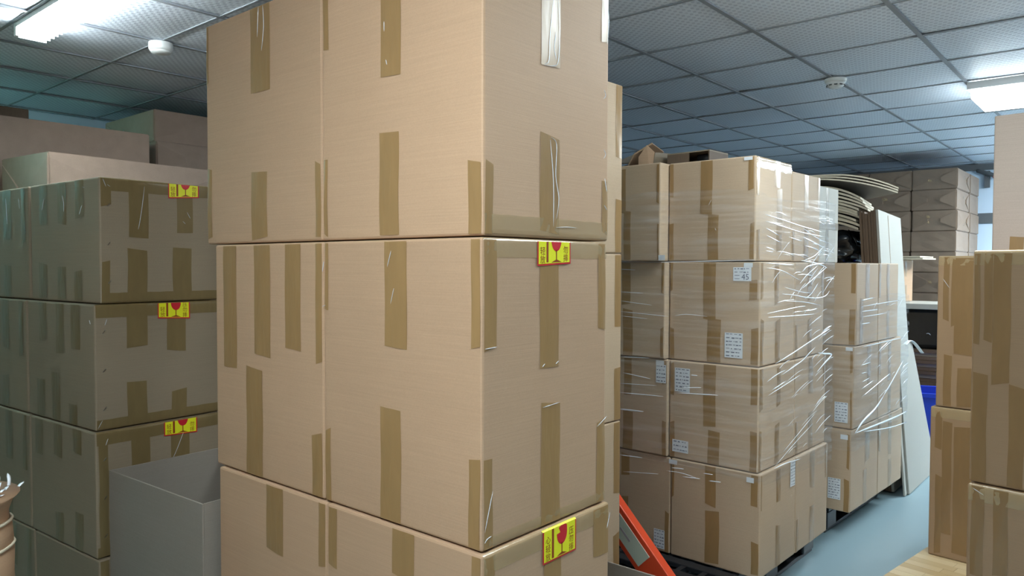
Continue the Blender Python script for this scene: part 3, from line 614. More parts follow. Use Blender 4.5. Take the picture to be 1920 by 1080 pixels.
# ---- second wrapped pallet load
G = 'cartons of the wrapped pallet by the leaning boards'
pallet('black plastic pallet under the smaller wrapped load by the leaning boards', -1.80, 4.71, R(-2.5), 1.0, .90)
for k, c, z, W, D, D2, w in [('t4', (-1.204, 4.224), .14, .43, .455, .46, 'bottom'), ('t3', (-1.201, 4.245), .59, .43, .41, .43, 'middle'), ('t2', (-1.198, 4.266), 1.04, .43, .36, .37, 'upper')]:
    carton(k+'0', 'carton in the %s layer of the smaller wrapped load, near corner' % w, G, c, -2.5, z, W, D, .45, mat='kraft_pale')
    carton(k+'1', 'carton in the %s layer of the smaller wrapped load, inner column' % w, G, c, -2.5, z, W, D, .45, W+.003, mat='kraft_pale')
    carton('', 'carton in the %s layer of the smaller wrapped load, far end on the aisle side' % w, G, c, -2.5, z, W, D2, .45, 0, D+.003, mat='kraft_pale',
           auto=[('s', D2*.4, D2*.53, .2, .45), ('s', D2*.42, D2*.55, 0, .17), ('s', .006, .04, .25, .45)])
    carton('', 'carton in the %s layer of the smaller wrapped load, far inner column' % w, G, c, -2.5, z, W, D2, .45, W+.003, D+.003, mat='kraft_pale')
t = carton('', 'single pale carton with a cross of tape standing on the smaller wrapped load', None, (-1.488, 4.47), -1.5, 1.49, .40, .385, .455, mat='white_board', tmat='tape_shaded',
           auto=[('s', .17, .215, 0, .455), ('s', .005, .38, .20, .245), ('f', .18, .22, 0, .455)])

# ---- stretch film round both loads
def stretch_film(label, C, yaw, W, D, z0, z1, creases, nm, seed, dvf=None, extra=20):
    a = R(yaw); t = thing('stretch_film', label, 'plastic film', (C[0], C[1], 0), a)
    rnd = random.Random(seed); m = .012; r = .02
    loop = []
    # rounded rectangle: local x runs from 0 (near corner) to -W, y from 0 to D
    for cx, cy, a0 in ((-r+m, r-m, -90), (-r+m, D-r+m, 0), (-W+r-m, D-r+m, 90), (-W+r-m, r-m, 180)):
        for k in range(5):
            an = R(a0+90*k/4); loop.append((cx+r*math.cos(an), cy+r*math.sin(an)))
    pts = []
    for i in range(len(loop)):
        p, q = loop[i], loop[(i+1) % len(loop)]; d = math.hypot(q[0]-p[0], q[1]-p[1]); n = max(1, int(d/.05))
        for k in range(n): pts.append((p[0]+(q[0]-p[0])*k/n, p[1]+(q[1]-p[1])*k/n))
    cx, cy = -W/2, D/2; n = len(pts); nz = 30; vs = []
    ph = [rnd.uniform(0, 6.28) for _ in range(6)]
    for j in range(nz+1):
        for i, (x, y) in enumerate(pts):
            s = i/n*6.283
            zt = z1 + .05*math.sin(s+ph[0]) + .03*math.sin(3*s+ph[1]); zb = z0 + .04*math.sin(s+ph[2])
            z = zb+(zt-zb)*j/nz
            if y < .03 and x < -.435 and dvf: y += dvf(z)
            w = .004*math.sin(40*z+5*s+ph[3]) + .003*math.sin(95*z-9*s+ph[4])
            d = math.hypot(x-cx, y-cy); vs.append((x+(x-cx)/d*w, y+(y-cy)/d*w, z))
    b = MB(); b.add(vs, [(j*n+i, j*n+(i+1) % n, (j+1)*n+(i+1) % n, (j+1)*n+i) for j in range(nz) for i in range(n)], 0, True)
    b.build('film_sheet', M['film'], t)
    b = MB(); big = MB()
    for f, rad, ps in creases:
        out = m + .004 + rad*.0006; rad *= 1.35 if rad < 5 else 1
        q = [Vector((-s, -out, z)) if f == 'f' else Vector((out, s, z)) for s, z in ps]
        (big if rad >= 5 else b).tube(q, rad*.001, 6, 0, True, .6, (0, -1, 0) if f == 'f' else (1, 0, 0))
    for k in range(extra):
        s = rnd.uniform(.02, D-.12); z = rnd.uniform(z0+.1, z1-.04); q = z-(z0+z1)/2
        sl = -.10 if q > .38 else (rnd.choice((.05, .55)) if q > .12 else .22) + rnd.uniform(-.05, .05)
        if rnd.random() < .55: s = D - .02 - abs(rnd.gauss(0, .18)) - .1
        s = min(max(.01, s), D-.1); L = rnd.uniform(.05, .22); L = min(L, D-.01-s); r_ = rnd.uniform(.7, 1.7)*.001
        b.tube([Vector((m+.0045, s+L*t_, z+sl*L*t_+.006*math.sin(3*t_))) for t_ in (0, .35, .7, 1)], r_, 6, 0, True, .6, (1, 0, 0))
    stuff(b.build('film_folds', M['crease'], t))
    if big.v: stuff(big.build('twisted_film_ropes', M['crease'], t))
stretch_film('clear stretch film with shiny bunched folds around the middle carton load', (-1.228, 3.062), -1.5, .90, .82, .53, 1.74, S2_CREASES, 'a', 3, lambda z: -.07*min(1, max(0, (z-1.42)/.1)) - .018, 70)
stretch_film('clear stretch film with a twisted rope of film on the smaller rear load', (-1.19, 4.222), -2.5, .89, .93, .52, 1.33, S3_CREASES, 'b', 5)

# ---- left stack
G = 'dull cartons of the left stack'
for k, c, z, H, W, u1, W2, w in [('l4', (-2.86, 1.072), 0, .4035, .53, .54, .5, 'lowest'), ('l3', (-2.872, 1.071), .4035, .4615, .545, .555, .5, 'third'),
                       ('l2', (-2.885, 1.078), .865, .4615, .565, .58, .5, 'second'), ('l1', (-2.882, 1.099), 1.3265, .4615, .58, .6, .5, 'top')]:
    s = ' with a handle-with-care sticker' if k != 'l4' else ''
    t = carton(k+'0', '%s carton of the dark left stack%s, near column' % (w, s), G, c, 4, z, W, .5, H, mat='kraft_shaded', tmat='tape_shaded')
    carton(k+'1', '%s carton of the dark left stack, left edge column' % w, G, c, 4, z, W2, .5, H, u1, mat='kraft_shaded', tmat='tape_shaded',
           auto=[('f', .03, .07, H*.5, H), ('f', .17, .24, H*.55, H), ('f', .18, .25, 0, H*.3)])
    if k != 'l4':
        edge_tape(t, W, .5, H, 's', True, .05, 'tape_shaded'); edge_tape(t, W, .5, H, 's', False, .04, 'tape_shaded')
        q = {'l1': [(.257, .400), (.384, .410), H-.005], 'l2': [(.233, .399), (.364, .392), H-.005], 'l3': [(.254, .404), (.391, .398), H-.005]}[k]
        fragile_label(t, W, .5, q)
        for z_ in (.08, .22, .36):
            b = MB(); b.obox(Matrix.Translation(face_pt(W, .5, 's', .032, z_, .0022)) @ Matrix.Rotation(R(50), 4, 'X'), .0016, .014, .0022); b.build('staple', M['staple'], t)

# ---- open carton in front of the left stack
def open_carton():
    t = thing('open_carton', 'empty grey brown carton standing open in front of the dark left stack', 'box', (-2.545, 1.35, 0), R(2.6))
    W, D, H, th = .626, .46, .728, .006
    for nm, q in (('front_wall', (-W/2, W/2, -D/2, -D/2+th)), ('back_wall', (-W/2, W/2, D/2-th, D/2)), ('side_wall', (-W/2, -W/2+th, -D/2+th, D/2-th)), ('side_wall', (W/2-th, W/2, -D/2+th, D/2-th))):
        b = MB(); b.bevbox(*q, 0.004, H, .0015); b.build(nm, M['kraft_grey'], t)
    b = MB(); b.box(-W/2, W/2, -D/2, D/2, 0, .004); b.build('base_panel', M['kraft_grey'], t)
open_carton()

# ---- brown paper parcels
def parcel(label, group, x, y, z, rz, W, D, H, folds=True, mat='paper', seed=0):
    """parcel wrapped in kraft paper: softly creased body, folded flaps on its ends, clear tape tabs"""
    t = thing('paper_parcel', label, 'parcel', (x, y, z), rz, group)
    rnd = random.Random(seed); nx, ny, nz = 8, 8, 4
    bm = bmesh.new(); bmesh.ops.create_cube(bm, size=1)
    bmesh.ops.subdivide_edges(bm, edges=bm.edges[:], cuts=3, use_grid_fill=True)
    for v in bm.verts:
        c = v.co.copy(); ed = sum(1 for k in c if abs(abs(k)-.5) < 1e-4)
        j = .004 if ed == 1 else .0015
        v.co = Vector((c.x*W, c.y*D, (c.z+.5)*H)) + Vector([-abs(rnd.uniform(0, j))*(1 if k > 0 else -1) for k in c])
        v.co.z = min(max(v.co.z, .0003), H-.0003)
    bmesh.ops.bevel(bm, geom=[e for e in bm.edges if e.calc_face_angle(0) > .8], offset=.006, segments=2, affect='EDGES')
    me = bpy.data.meshes.new('wrapped_body'); bm.to_mesh(me); bm.free(); me.materials.append(M[mat])
    for p in me.polygons: p.use_smooth = False
    link('wrapped_body', me, t)
    if folds:
        for f in ('f', 's'):
            L = W if f == 'f' else D
            for sgn in (0, 1):
                # folded paper wedge from each end of the face
                b = MB(); k = min(L*.36, H*.9); e = .007
                uv = [(.01, H*.12), (k, H*.42), (k, H*.60), (.01, H*.92)]
                vs = [face_pt(W, D, f, (s if not sgn else L-s), zz, e if s > .05 else .0012) for s, zz in uv]
                vs += [face_pt(W, D, f, (s if not sgn else L-s), zz, -.002) for s, zz in uv]
                b.add(vs, [(0, 1, 2, 3), (0, 4, 5, 1), (1, 5, 6, 2), (2, 6, 7, 3), (3, 7, 4, 0)]); b.build('folded_flap', M[mat], t)
            for q in range(2):
                if rnd.random() < .45: continue
                b = MB(); s0, z0 = L*(.30+.3*rnd.random()+.1*q), H*(.25+.4*rnd.random())
                vs = [face_pt(W, D, f, s, zz, .005+.002*((i+q) % 2)) for i, (s, zz) in enumerate(((s0, z0), (s0+.03, z0+.004), (s0+.034, z0+.03), (s0+.004, z0+.024)))]
                b.add(vs, [(0, 1, 2, 3)] if f == 's' else [(3, 2, 1, 0)])
                b.build('clear_tape_tab', M['tape_clear'], t)
    return t
def from_corner(x, y, yaw, W, D):
    a = R(yaw); return (x - math.cos(a)*W/2 - math.sin(a)*D/2, y - math.sin(a)*W/2 + math.cos(a)*D/2)

G = 'long brown paper parcels behind the left stack'
x, y = from_corner(-4.235, 1.376, 6, .53, 1.0)
parcel('brown paper parcel with a sharp folded left end just above the left stack', G, x, y, 1.64, R(6), .53, 1.0, .40, seed=1)
for z, w in ((1.23, 'second'), (.82, 'third'), (.41, 'fourth'), (0, 'lowest')):
    parcel('%s paper parcel below the sharp folded one, hidden by the left stack' % w, G, x, y, z, R(6), .53, 1.0, .41, False, seed=2)
parcel('long smooth brown paper parcel at the upper left, highest of the left pile', G, -5.15, 1.62, 1.9, 0, .535, 1.10, .40, False, seed=3)
for z, w in ((1.425, 'second'), (.95, 'third'), (.475, 'fourth'), (0, 'lowest')):
    parcel('%s paper parcel below the highest long one at the left' % w, G, -5.15, 1.62, z, 0, .535, 1.10, .475, False, seed=4)
b = MB(); b.bevbox(-.13, .13, -.19, .19, 0, .085, .004); t = thing('small_box', 'small dark brown box on the long smooth parcel at the upper left', 'box', (-5.2, 1.36, 2.3), 0)
b.build('box_body', M['board_dark'], t)
b = MB(); b.box(-.03, .03, -.191, .191, .0855, .0865); b.build('tape_strip', M['tape_shaded'], t)

G = 'paper parcels stacked up to the ceiling in the far left corner'
for j in range(2):
    for i in range(11):
        z = .22*i + .10
        w = ['lowest', 'second lowest', 'third from the floor', 'fourth from the floor', 'fifth from the floor', 'sixth from the floor', 'fifth from the top', 'fourth from the top', 'third from the top', 'second from the top', 'topmost'][i]
        parcel('%s wrinkled paper parcel, %s pile in the far left corner' % (w, ('front', 'rear')[j]), G, -5.53+(.03 if i % 2 else 0), 2.62+.66*j, z, 0, .80, .62, .219, i > 6 and j == 0, seed=10+i)
for j in range(2):
    pallet('black plastic pallet under the far left corner parcels, %s' % ('front', 'rear')[j], -5.52, 2.62+.66*j, 0, .8, .6, .10)

G = 'paper parcels of the high wall of parcels at the far right'
for c in range(3):
    for d in range(2):
        if d == 1 and c > 0: continue
        for i in range(12):
            z = .202*i; D = .64 if d == 0 else .5
            w = ['lowest', 'second lowest', 'third from the floor', 'fourth from the floor', 'fifth from the floor', 'sixth from the floor', 'sixth from the top', 'fifth from the top', 'fourth from the top', 'third from the top', 'second from the top', 'topmost'][i]
            pl = ['right', 'middle', 'left'][c] + (' front' if d == 0 else ' rear')
            jx = .005*math.sin(i*2.3+c)
            parcel('%s paper parcel, %s column of the far right wall of parcels' % (w, pl), G, -1.425-.2-.402*c+jx, 8.28+(.32 if d == 0 else .93), z, 0, .394, D, .2015,
                   i in (6, 9, 10, 11) and d == 0, mat='paper_brown', seed=40+i+c*20+d*70)

# ---- wall bracket by the back wall
t = thing('wall_bracket', 'small dark pipe bracket with a reddish cap high on the pale blue wall', 'bracket', (-1.36, 9.69, 2.5))
b = MB(); b.tube([(-.12, 0, .03), (-.04, -.03, .0), (.03, -.05, -.03), (.06, -.05, -.05)], .022, 8, 0, False); b.build('pipe', M['rail'], t)
b = MB(); b.box(-.05, .0, -.02, .02, -.16, .02); b.build('clip', M['rail'], t)
b = MB(); b.lathe([(.0, -.075), (.03, -.065), (.03, -.03), (.012, -.02)], 12, 0, Matrix.Translation((.06, -.05, .0))); b.build('red_cap', plain('reddish_cap', (.5, .12, .14), .4), t)
# ---- leaning bundle of boards
def leaning():
    t = thing('cardboard_bundle', 'bundle of tall flattened cartons leaning upright behind the smaller wrapped load', 'cardboard', (-1.228, 5.56, 0), 0)
    H = 1.83; lean = math.atan2(.128, H)
    for k in range(7):
        b = MB(); x = -.008 - .0172*k; hh = H - (.0 if k in (0, 1) else random.uniform(0, .02)); y0 = -.30 + random.uniform(0, .012)
        Mx = Matrix.Rotation(-lean, 4, 'Y')
        b.prism([(y0, 0), (.31, 0), (.28, hh-.03), (y0+.01, hh)], -.0075, .0075, 0, Mx @ Matrix(((0, 0, 1, x), (1, 0, 0, 0), (0, 1, 0, .015), (0, 0, 0, 1))))
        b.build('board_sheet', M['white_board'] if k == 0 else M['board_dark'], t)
    b = MB(); b.prism([(-.06, .02), (-.056, .02), (-.056, H*.985), (-.06, H*.985)], .0, .0015, 0, Matrix.Rotation(-lean, 4, 'Y') @ Matrix(((0, 0, 1, .0002), (1, 0, 0, 0), (0, 1, 0, .015), (0, 0, 0, 1)))); b.build('crease_line', M['kraft_pale'], t)
    # shorter sheets standing against it
    t = thing('cardboard_sheet', 'shorter pale cardboard sheet leaning against the tall bundle, with a white torn strip on top', 'cardboard', (-1.165, 5.56, 0), 0)
    h2 = .955; l2 = math.atan2(.075, h2)
    for k in range(2):
        b = MB(); Mx = Matrix.Rotation(-l2, 4, 'Y') @ Matrix(((0, 0, 1, .0+.0115*k), (1, 0, 0, 0), (0, 1, 0, 0), (0, 0, 0, 1)))
        b.prism([(-.32+.06*k, 0.005), (.58-.05*k, 0.005), (.13-.03*k, h2-.05*k), (-.34+.05*k, h2-.03*k)], -.005, .005, 0, Mx); b.build('sheet', M['white_board'], t)
    b = MB(); b.tube([(-.075, -.05, h2-.01), (-.07, .05, h2+.012), (-.06, .15, h2-.01), (-.03, .25, h2-.085)], .014, 8, 0, False, .25, (0, 0, 1)); o = b.build('torn_strip', M['label'], t); o['label'] = 'white curled torn strip'
leaning()

# ---- what stands behind the smaller load: carton base, black bag, bowed flattened cartons
for i, (z, w) in enumerate(((0, 'lower'), (.745, 'upper'))):
    carton('', '%s plain carton hidden behind the smaller wrapped load, under the black bag' % w, None, (-1.60, 5.27), 0, z, .70, .75, .745, mat='kraft_pale', auto=AUTO(.7, .75, .745))
def bag():
    t = thing('black_bag', 'shiny black plastic bag squeezed under the bowed flattened cartons', 'bag', (-1.72, 5.62, 1.49), 0)
    bm = bmesh.new(); bmesh.ops.create_cube(bm, size=1); bmesh.ops.subdivide_edges(bm, edges=bm.edges[:], cuts=7, use_grid_fill=True)
    rnd = random.Random(4)
    for v in bm.verts:
        c = v.co*2; n = c.normalized(); c = c.lerp(n*1.15, .45)
        w = .03*math.sin(9*c.x+4*c.z)+.025*math.sin(11*c.y-6*c.z+2)
        v.co = Vector((c.x*(.19+w), c.y*(.29+w), max(0, min(.232, (c.z*.5+.5)*.232 + w*.12))))
    me = bpy.data.meshes.new('bag_body'); bm.to_mesh(me); bm.free(); me.materials.append(M['black_film'])
    for p in me.polygons: p.use_smooth = True
    link('bag_body', me, t)
    b = MB(); b.tube([(.12, -.14, .235), (.165, -.17, .18), (.195, -.16, .10), (.2, -.17, .02)], .012, 6, 0, True, .5); stuff(b.build('bag_folds', M['black_film'], t))
bag()
def bowed(label, x, y, z, rz, W, D, sagx, th, edge, tilt=0, seed=0):
    """flattened carton bowed over its support: drooping towards +X; grey face, pale corrugated edge"""
    t = thing('flattened_carton', label, 'cardboard', (x, y, z), rz, 'bowed flattened cartons lying above the black bag')
    n = 10; vs = []
    for s in (0, 1):
        for i in range(n+1):
            u = i/n*2-1
            dz = -sagx*max(0, u+.35)**2 - sagx*.35*max(0, -u-.2)**2
            for yy in (-D/2, D/2): vs.append((u*W/2, yy, dz+tilt*yy+th*s))
    m = 2*(n+1); fs = []; mi = []
    b = MB()
    b.add(vs[:m], [(2*i, 2*i+1, 2*i+3, 2*i+2) for i in range(n)], 0, True)
    b.add(vs[m:], [(2*i, 2*i+2, 2*i+3, 2*i+1) for i in range(n)], 0, True)
    b.add(vs, [(2*i, 2*i+2, m+2*i+2, m+2*i) for i in range(n)] + [(2*i+1, m+2*i+1, m+2*i+3, 2*i+3) for i in range(n)] + [(2*n, 2*n+1, m+2*n+1, m+2*n), (0, m, m+1, 1)], 1)
    b.build('board_body', [M['kraft_grey'], M['board_edge']], t)
order = ['lowest', 'second lowest', 'third lowest', 'fourth lowest', 'fifth lowest', 'sixth lowest', 'seventh lowest', 'eighth lowest']
for i in range(8):
    bowed('%s bowed flattened carton of the pale edged pile above the black bag' % order[i], -1.72+.012*math.sin(i*2.1), 5.60+.01*math.cos(i*3.), 1.775+.0185*i, R(6+2*math.sin(i*1.7)), .40, .64, .035, .0155, True, 0, i)
for i in range(4):
    bowed('%s grey bowed flattened carton drooping over the pale edged pile' % ['lowest', 'second', 'third', 'upper'][i], -1.73, 5.60, 1.925+.026*i, R(9), .50-.03*i, .66, .047, .014, True, 0, 20+i)
for i in range(3):
    bowed('%s wide thin flattened carton bowed over the top of the pile below the ceiling' % ['lower', 'middle', 'upper'][i], -1.80+.03*i, 5.55+.04*i, 2.055+.016*i, R(38), .78-.08*i, .60, .05, .010, True, 0, 30+i)

# ---- thin boards and things in the gap at the far right
t = thing('thin_board', 'two thin pale boards sticking out beside the tall bundle', 'board', (-1.62, 7.2, 1.53), 0)
for k in range(2):
    b = MB(); b.box(-.3, .18-.02*k, -.25, .25, .016*k, .016*k+.012); b.build('board', M['board_edge'], t)
carton('', 'plain carton carrying the thin pale boards behind the tall bundle', None, (-1.62, 6.95), 0, 1.16, .5, .5, .37, mat='kraft', auto=AUTO(.5, .5, .37))
t = thing('shelf_plank', 'pale horizontal plank lying over black wrapped goods in the far gap', 'board', (-1.62, 7.25, 1.115), 0)
b = MB(); b.bevbox(-.55, .42, -.3, .3, 0, .045, .003); b.build('plank', M['white_board'], t)
def blackgoods():
    t = thing('wrapped_bundle', 'dark bundle in wrinkled glossy film below the pale plank in the far gap', 'bundle', (-1.62, 7.28, .78), 0)
    bm = bmesh.new(); bmesh.ops.create_cube(bm, size=1); bmesh.ops.subdivide_edges(bm, edges=bm.edges[:], cuts=6, use_grid_fill=True)
    for v in bm.verts:
        c = v.co; w = .012*math.sin(23*c.x+9*c.z)*math.sin(17*c.z+5*c.y)
        v.co = Vector((c.x*.86*(1+w), c.y*.5*(1+3*w), (c.z+.5)*.335))
    me = bpy.data.meshes.new('bundle_body'); bm.to_mesh(me); bm.free(); me.materials.append(M['black_film'])
    for p in me.polygons: p.use_smooth = True
    link('bundle_body', me, t)
    b = MB(); rnd = random.Random(2)
    for k in range(3):
        x, z = rnd.uniform(-.1, .35), rnd.uniform(.06, .28); b.tube([(x, -.258, z), (x+.02, -.262, z+rnd.uniform(-.02, .02)), (x+.035, -.258, z-.01)], .0025, 5)
    stuff(b.build('film_folds', M['crease'], t))
blackgoods()
t = thing('flattened_carton_stack', 'dark stack of flattened cartons lying flat below the glossy bundle', 'cardboard', (-1.62, 7.28, 0), 0)
for k in range(26):
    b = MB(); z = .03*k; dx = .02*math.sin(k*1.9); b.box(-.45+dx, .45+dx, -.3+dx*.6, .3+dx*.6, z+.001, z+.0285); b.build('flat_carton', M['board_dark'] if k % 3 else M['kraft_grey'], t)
def bin_():
    t = thing('blue_bin', 'bright blue plastic bin standing beyond the leaning sheets', 'bin', (-1.25, 6.62, 0), R(20))
    b = MB(); W0, W1, H, th = .20, .25, .5, .006
    def ring(w, d, z): return [(-w, -d, z), (w, -d, z), (w, d, z), (-w, d, z)]
    vs = ring(W0, W0*.8, 0) + ring(W1, W1*.8, H) + ring(W1-th, W1*.8-th, H) + ring(W0-th, W0*.8-th, th)
    fs = [(3, 2, 1, 0)] + [(i, (i+1) % 4, 4+(i+1) % 4, 4+i) for i in range(4)] + [(4+i, 4+(i+1) % 4, 8+(i+1) % 4, 8+i) for i in range(4)] + [(8+i, 8+(i+1) % 4, 12+(i+1) % 4, 12+i) for i in range(4)] + [(12, 13, 14, 15)]
    b.add(vs, fs); b.build('tub', M['blue'], t)
    b = MB()
    for q in ((-W1-.015, W1+.015, -W1*.8-.015, -W1*.8+.004), (-W1-.015, W1+.015, W1*.8-.004, W1*.8+.015), (-W1-.015, -W1+.004, -W1*.8, W1*.8), (W1-.004, W1+.015, -W1*.8, W1*.8)): b.bevbox(*q, H-.03, H+.004, .003)
    b.build('rim', M['blue'], t)
bin_()

# ---- crumpled things on the middle load
def crumpled():
    t = thing('crumpled_carton', 'torn crumpled cardboard with raised flaps lying on the middle load near the ceiling', 'cardboard', (-2.19, 3.68, 1.91), R(-4))
    def sheet(pts, nm, m):
        b = MB(); n = len(pts); c = sum((Vector(p) for p in pts), Vector())/n; nr = (Vector(pts[1])-Vector(pts[0])).cross(Vector(pts[2])-Vector(pts[0])).normalized()*.005
        b.add([Vector(p)+nr for p in pts]+[Vector(p)-nr for p in pts], [list(range(n)), list(range(2*n-1, n-1, -1))]+[(i, n+i, n+(i+1) % n, (i+1) % n) for i in range(n)]); b.build(nm, M[m], t)
    sheet([(-.19, -.12, .012), (.16, -.12, .012), (.17, .13, .012), (-.19, .13, .012)], 'base_panel', 'kraft_grey')
    sheet([(-.05, -.06, .10), (.03, -.10, .17), (.12, -.06, .225), (.09, .10, .20), (-.05, .10, .14)], 'raised_flap', 'kraft')
    sheet([(.07, -.11, .012), (.15, -.11, .012), (.15, -.08, .17), (.115, -.10, .21), (.07, -.11, .15)], 'standing_flap', 'kraft')
    sheet([(-.20, -.13, .012), (-.07, -.13, .012), (-.10, -.10, .07), (-.20, -.10, .135)], 'bent_flap', 'kraft')
    sheet([(-.14, -.05, .14), (-.02, -.06, .13), (.08, .02, .22), (-.06, .06, .20)], 'top_flap', 'kraft_grey')
    sheet([(.15, -.12, .012), (.165, .13, .012), (.165, .12, .18), (.15, -.08, .17)], 'side_panel', 'kraft_shaded')
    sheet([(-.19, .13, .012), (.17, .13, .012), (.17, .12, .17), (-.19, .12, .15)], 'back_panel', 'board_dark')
    t = thing('low_carton', 'low brown box with a dark open side beside the crumpled cardboard', 'box', (-1.855, 3.72, 1.91), R(-3))
    for q in ((-.13, .12, -.1, .1, 0, .006), (-.13, .12, -.1, .1, .154, .16), (-.13, .0, -.1, -.094, .006, .154), (-.13, -.124, -.094, .1, .006, .154), (.114, .12, -.1, .1, .006, .154), (-.124, .114, .094, .1, .006, .154)):
        b = MB(); b.box(*q); b.build('panel', M['board_dark'] if q[0] > .1 or q[1] < -.1 or q[4] < .01 else M['kraft_shaded'], t)
    b = MB(); b.box(.002, .112, -.015, .09, .008, .15); b.build('inside_shade', M['black'], t)  # black block stands in for the shade inside the open side
crumpled()

# ---- pallet jack handle and cut down carton in the gap beside the front stack
def jack():
    t = thing('pallet_jack', 'orange red pallet jack handle bar with a pale plate, leaning between the stacks', 'pallet jack', (-1.40, 2.785, 0), 0)
    d = Vector((-.709, .03, .705)).normalized(); side = d.cross(Vector((0, 1, 0))).normalized(); nrm = side.cross(d)
    def fr(s, w=0, o=0): return Vector((.0, 0, .0)) + d*s + side*w + nrm*o
    def bar(nm, m, s0, s1, w0, w1, o0, o1, bev=True):
        b = MB(); Mx = Matrix((tuple(d)+(0,), tuple(side)+(0,), tuple(nrm)+(0,), (0, 0, 0, 1))).transposed()
        q = MB(); q.bevbox(s0, s1, w0, w1, o0, o1, .004) if bev else q.box(s0, s1, w0, w1, o0, o1)
        b.add([Mx @ Vector(v) for v in q.v], q.f); return b.build(nm, M[m], t)
    off = .0
    bar('handle_bar', 'orange_paint', .12, 1.05, -.062, .062, -.025, .025)
    bar('name_plate', 'plate', .30, .53, -.038, .038, -.0275, -.025, False) if nrm.y > 0 else bar('name_plate', 'plate', .30, .53, -.038, .038, .025, .0275, False)
    bar('grey_plate', 'plate_grey', .505, .555, -.036, .036, -.0285, -.0255, False) if nrm.y > 0 else bar('grey_plate', 'plate_grey', .505, .555, -.036, .036, .0255, .0285, False)
    bar('plate_slot', 'plate_grey', .40, .47, -.004, .006, -.0283, -.0275, False) if nrm.y > 0 else bar('plate_slot', 'plate_grey', .40, .47, -.004, .006, .0275, .0283, False)
    bar('fork_lever', 'black', .56, .60, -.03, .01, -.04, .04)
    b = MB(); b.tube([fr(1.05, -.05), fr(1.12, -.12), fr(1.24, -.12), fr(1.27, 0), fr(1.24, .12), fr(1.12, .12), fr(1.05, .05)], .014, 8, 0, False); b.build('grip_loop', M['black'], t)
    b = MB(); b.lathe([(.05, .03), (.05, .05), (.05, .08), (.035, .09)], 16, 0, Matrix.Translation((.02, 0, 0))); b.build('pump_body', M['orange_paint'], t)
    for sx in (-1, 1):
        b = MB(); b.lathe([(.07, -.02), (.075, -.015), (.075, .015), (.07, .02)], 20, 0, Matrix.Translation((.02+sx*.06, 0, .075)) @ Matrix.Rotation(R(90), 4, 'Y')); b.build('steer_wheel', M['black'], t)
jack()
def cutdown():
    t = thing('cut_down_carton', 'cut down brown carton with a high front edge beside the front stack', 'box', (-1.37, 2.26, 0), 0)
    W, D, th = .54, .30, .006
    b = MB(); b.bevbox(-W/2, W/2, -D/2, -D/2+th, 0, .475, .0015); b.build('front_wall', M['kraft_grey'], t)
    b = MB(); b.bevbox(-W/2, W/2, D/2-th, D/2, 0, .16, .0015); b.build('back_wall', M['kraft_grey'], t)
    for sx in (-1, 1):
        b = MB(); x = sx*(W/2-th/2); b.prism([(-D/2+th, .004), (D/2-th, .004), (D/2-th, .16), (-D/2+th, .47)], -th/2, th/2, 0, Matrix(((0, 0, 1, x), (1, 0, 0, 0), (0, 1, 0, 0), (0, 0, 0, 1)))); b.build('side_wall', M['kraft_grey'], t)
    b = MB(); b.box(-W/2, W/2, -D/2, D/2, 0, .004); b.build('base_panel', M['kraft_grey'], t)
cutdown()

# ---- right foreground cartons on a wooden board
def board():
    t = thing('wooden_board', 'pale wooden board of glued staves on low runners under the right hand cartons', 'board', (-.79, 3.88, 0), R(-8))
    # local x to the right, y from -1.9 to 1.05
    for k in range(3):
        b = MB(); b.box(.06+.6*k, .16+.6*k, -1.42, 1.0, 0, .105); b.build('runner', M['wood'], t)
    rnd = random.Random(11); y = -1.46; r = 0
    meshes = {}
    while y < 1.05:
        x = 0.0; w = .055; xs = [0]; x = rnd.uniform(.08, .26)
        while x < 1.30: xs.append(x); x += rnd.uniform(.22, .42)
        xs.append(1.35)
        near = y > -.75 and y < .1
        for a, c in zip(xs[:-1], xs[1:]):
            if near and a < .5:
                b = MB(); b.box(a+.0006, c-.0006, y+.0006, y+w-.0006, .105, .14+rnd.uniform(-.0005, 0)); b.build('stave', M['wood'], t)
            else:
                meshes.setdefault('q', MB()).box(a+.0006, c-.0006, y+.0006, y+w-.0006, .105, .1397)
        y += w
    stuff(meshes['q'].build('far_staves', M['wood'], t))
board()
G = 'orange brown taped cartons at the right'
WR, DR = .55, .48
def right_carton(key, label, lc, yaw, z, H, W=WR, D=DR, mat='kraft_red', extra=(), tm='tape_orange'):
    a = R(yaw); cx = lc[0] + math.cos(a)*W; cy = lc[1] + math.sin(a)*W
    tp = [(f, W+s0, W+s1, z0, z1) for f, s0, s1, z0, z1 in TAPES.pop(key, [])]
    # distances were measured from the left corner (negative to the right)
    crs = TAPE_CREASES.pop(key, None)
    t = carton('', label, G, (cx, cy), yaw, z, W, D, H, mat=mat, tmat=tm, auto=tp + list(extra))
    if crs:
        b = MB()
        for f, pts in crs: b.tube([face_pt(W, D, f, W+s, min(H-.006, zz), .003) for s, zz in pts], .0013, 6, 0, True, .7)
        stuff(b.build('tape_wrinkles', M['tape_crease'], t))
    return t
more = [('f', .05, .12, .3, .69), ('f', .2, .27, .02, .4)]
t = right_carton('ra10', 'orange brown taped carton at the right, upper one of the column by the aisle', (-.738, 3.868), -6, .83, .69, extra=more); edge_tape(t, WR, DR, .69, 'f', True)
t = right_carton('ra00', 'orange brown taped carton at the right, lower one of the column by the aisle', (-.757, 3.867), -6, .14, .69, extra=more); edge_tape(t, WR, DR, .69, 'f', True, .05)
t = right_carton('rb10', 'big orange brown taped carton at the right edge, upper one of the front column', (-.399, 2.573), -8, .83, .69, extra=more); edge_tape(t, WR, DR, .69, 'f', True)
t = right_carton('rb00', 'big orange brown taped carton at the right edge, lower one of the front column', (-.4, 2.56), -8, .14, .69, extra=more); edge_tape(t, WR, DR, .69, 'f', True, .05)
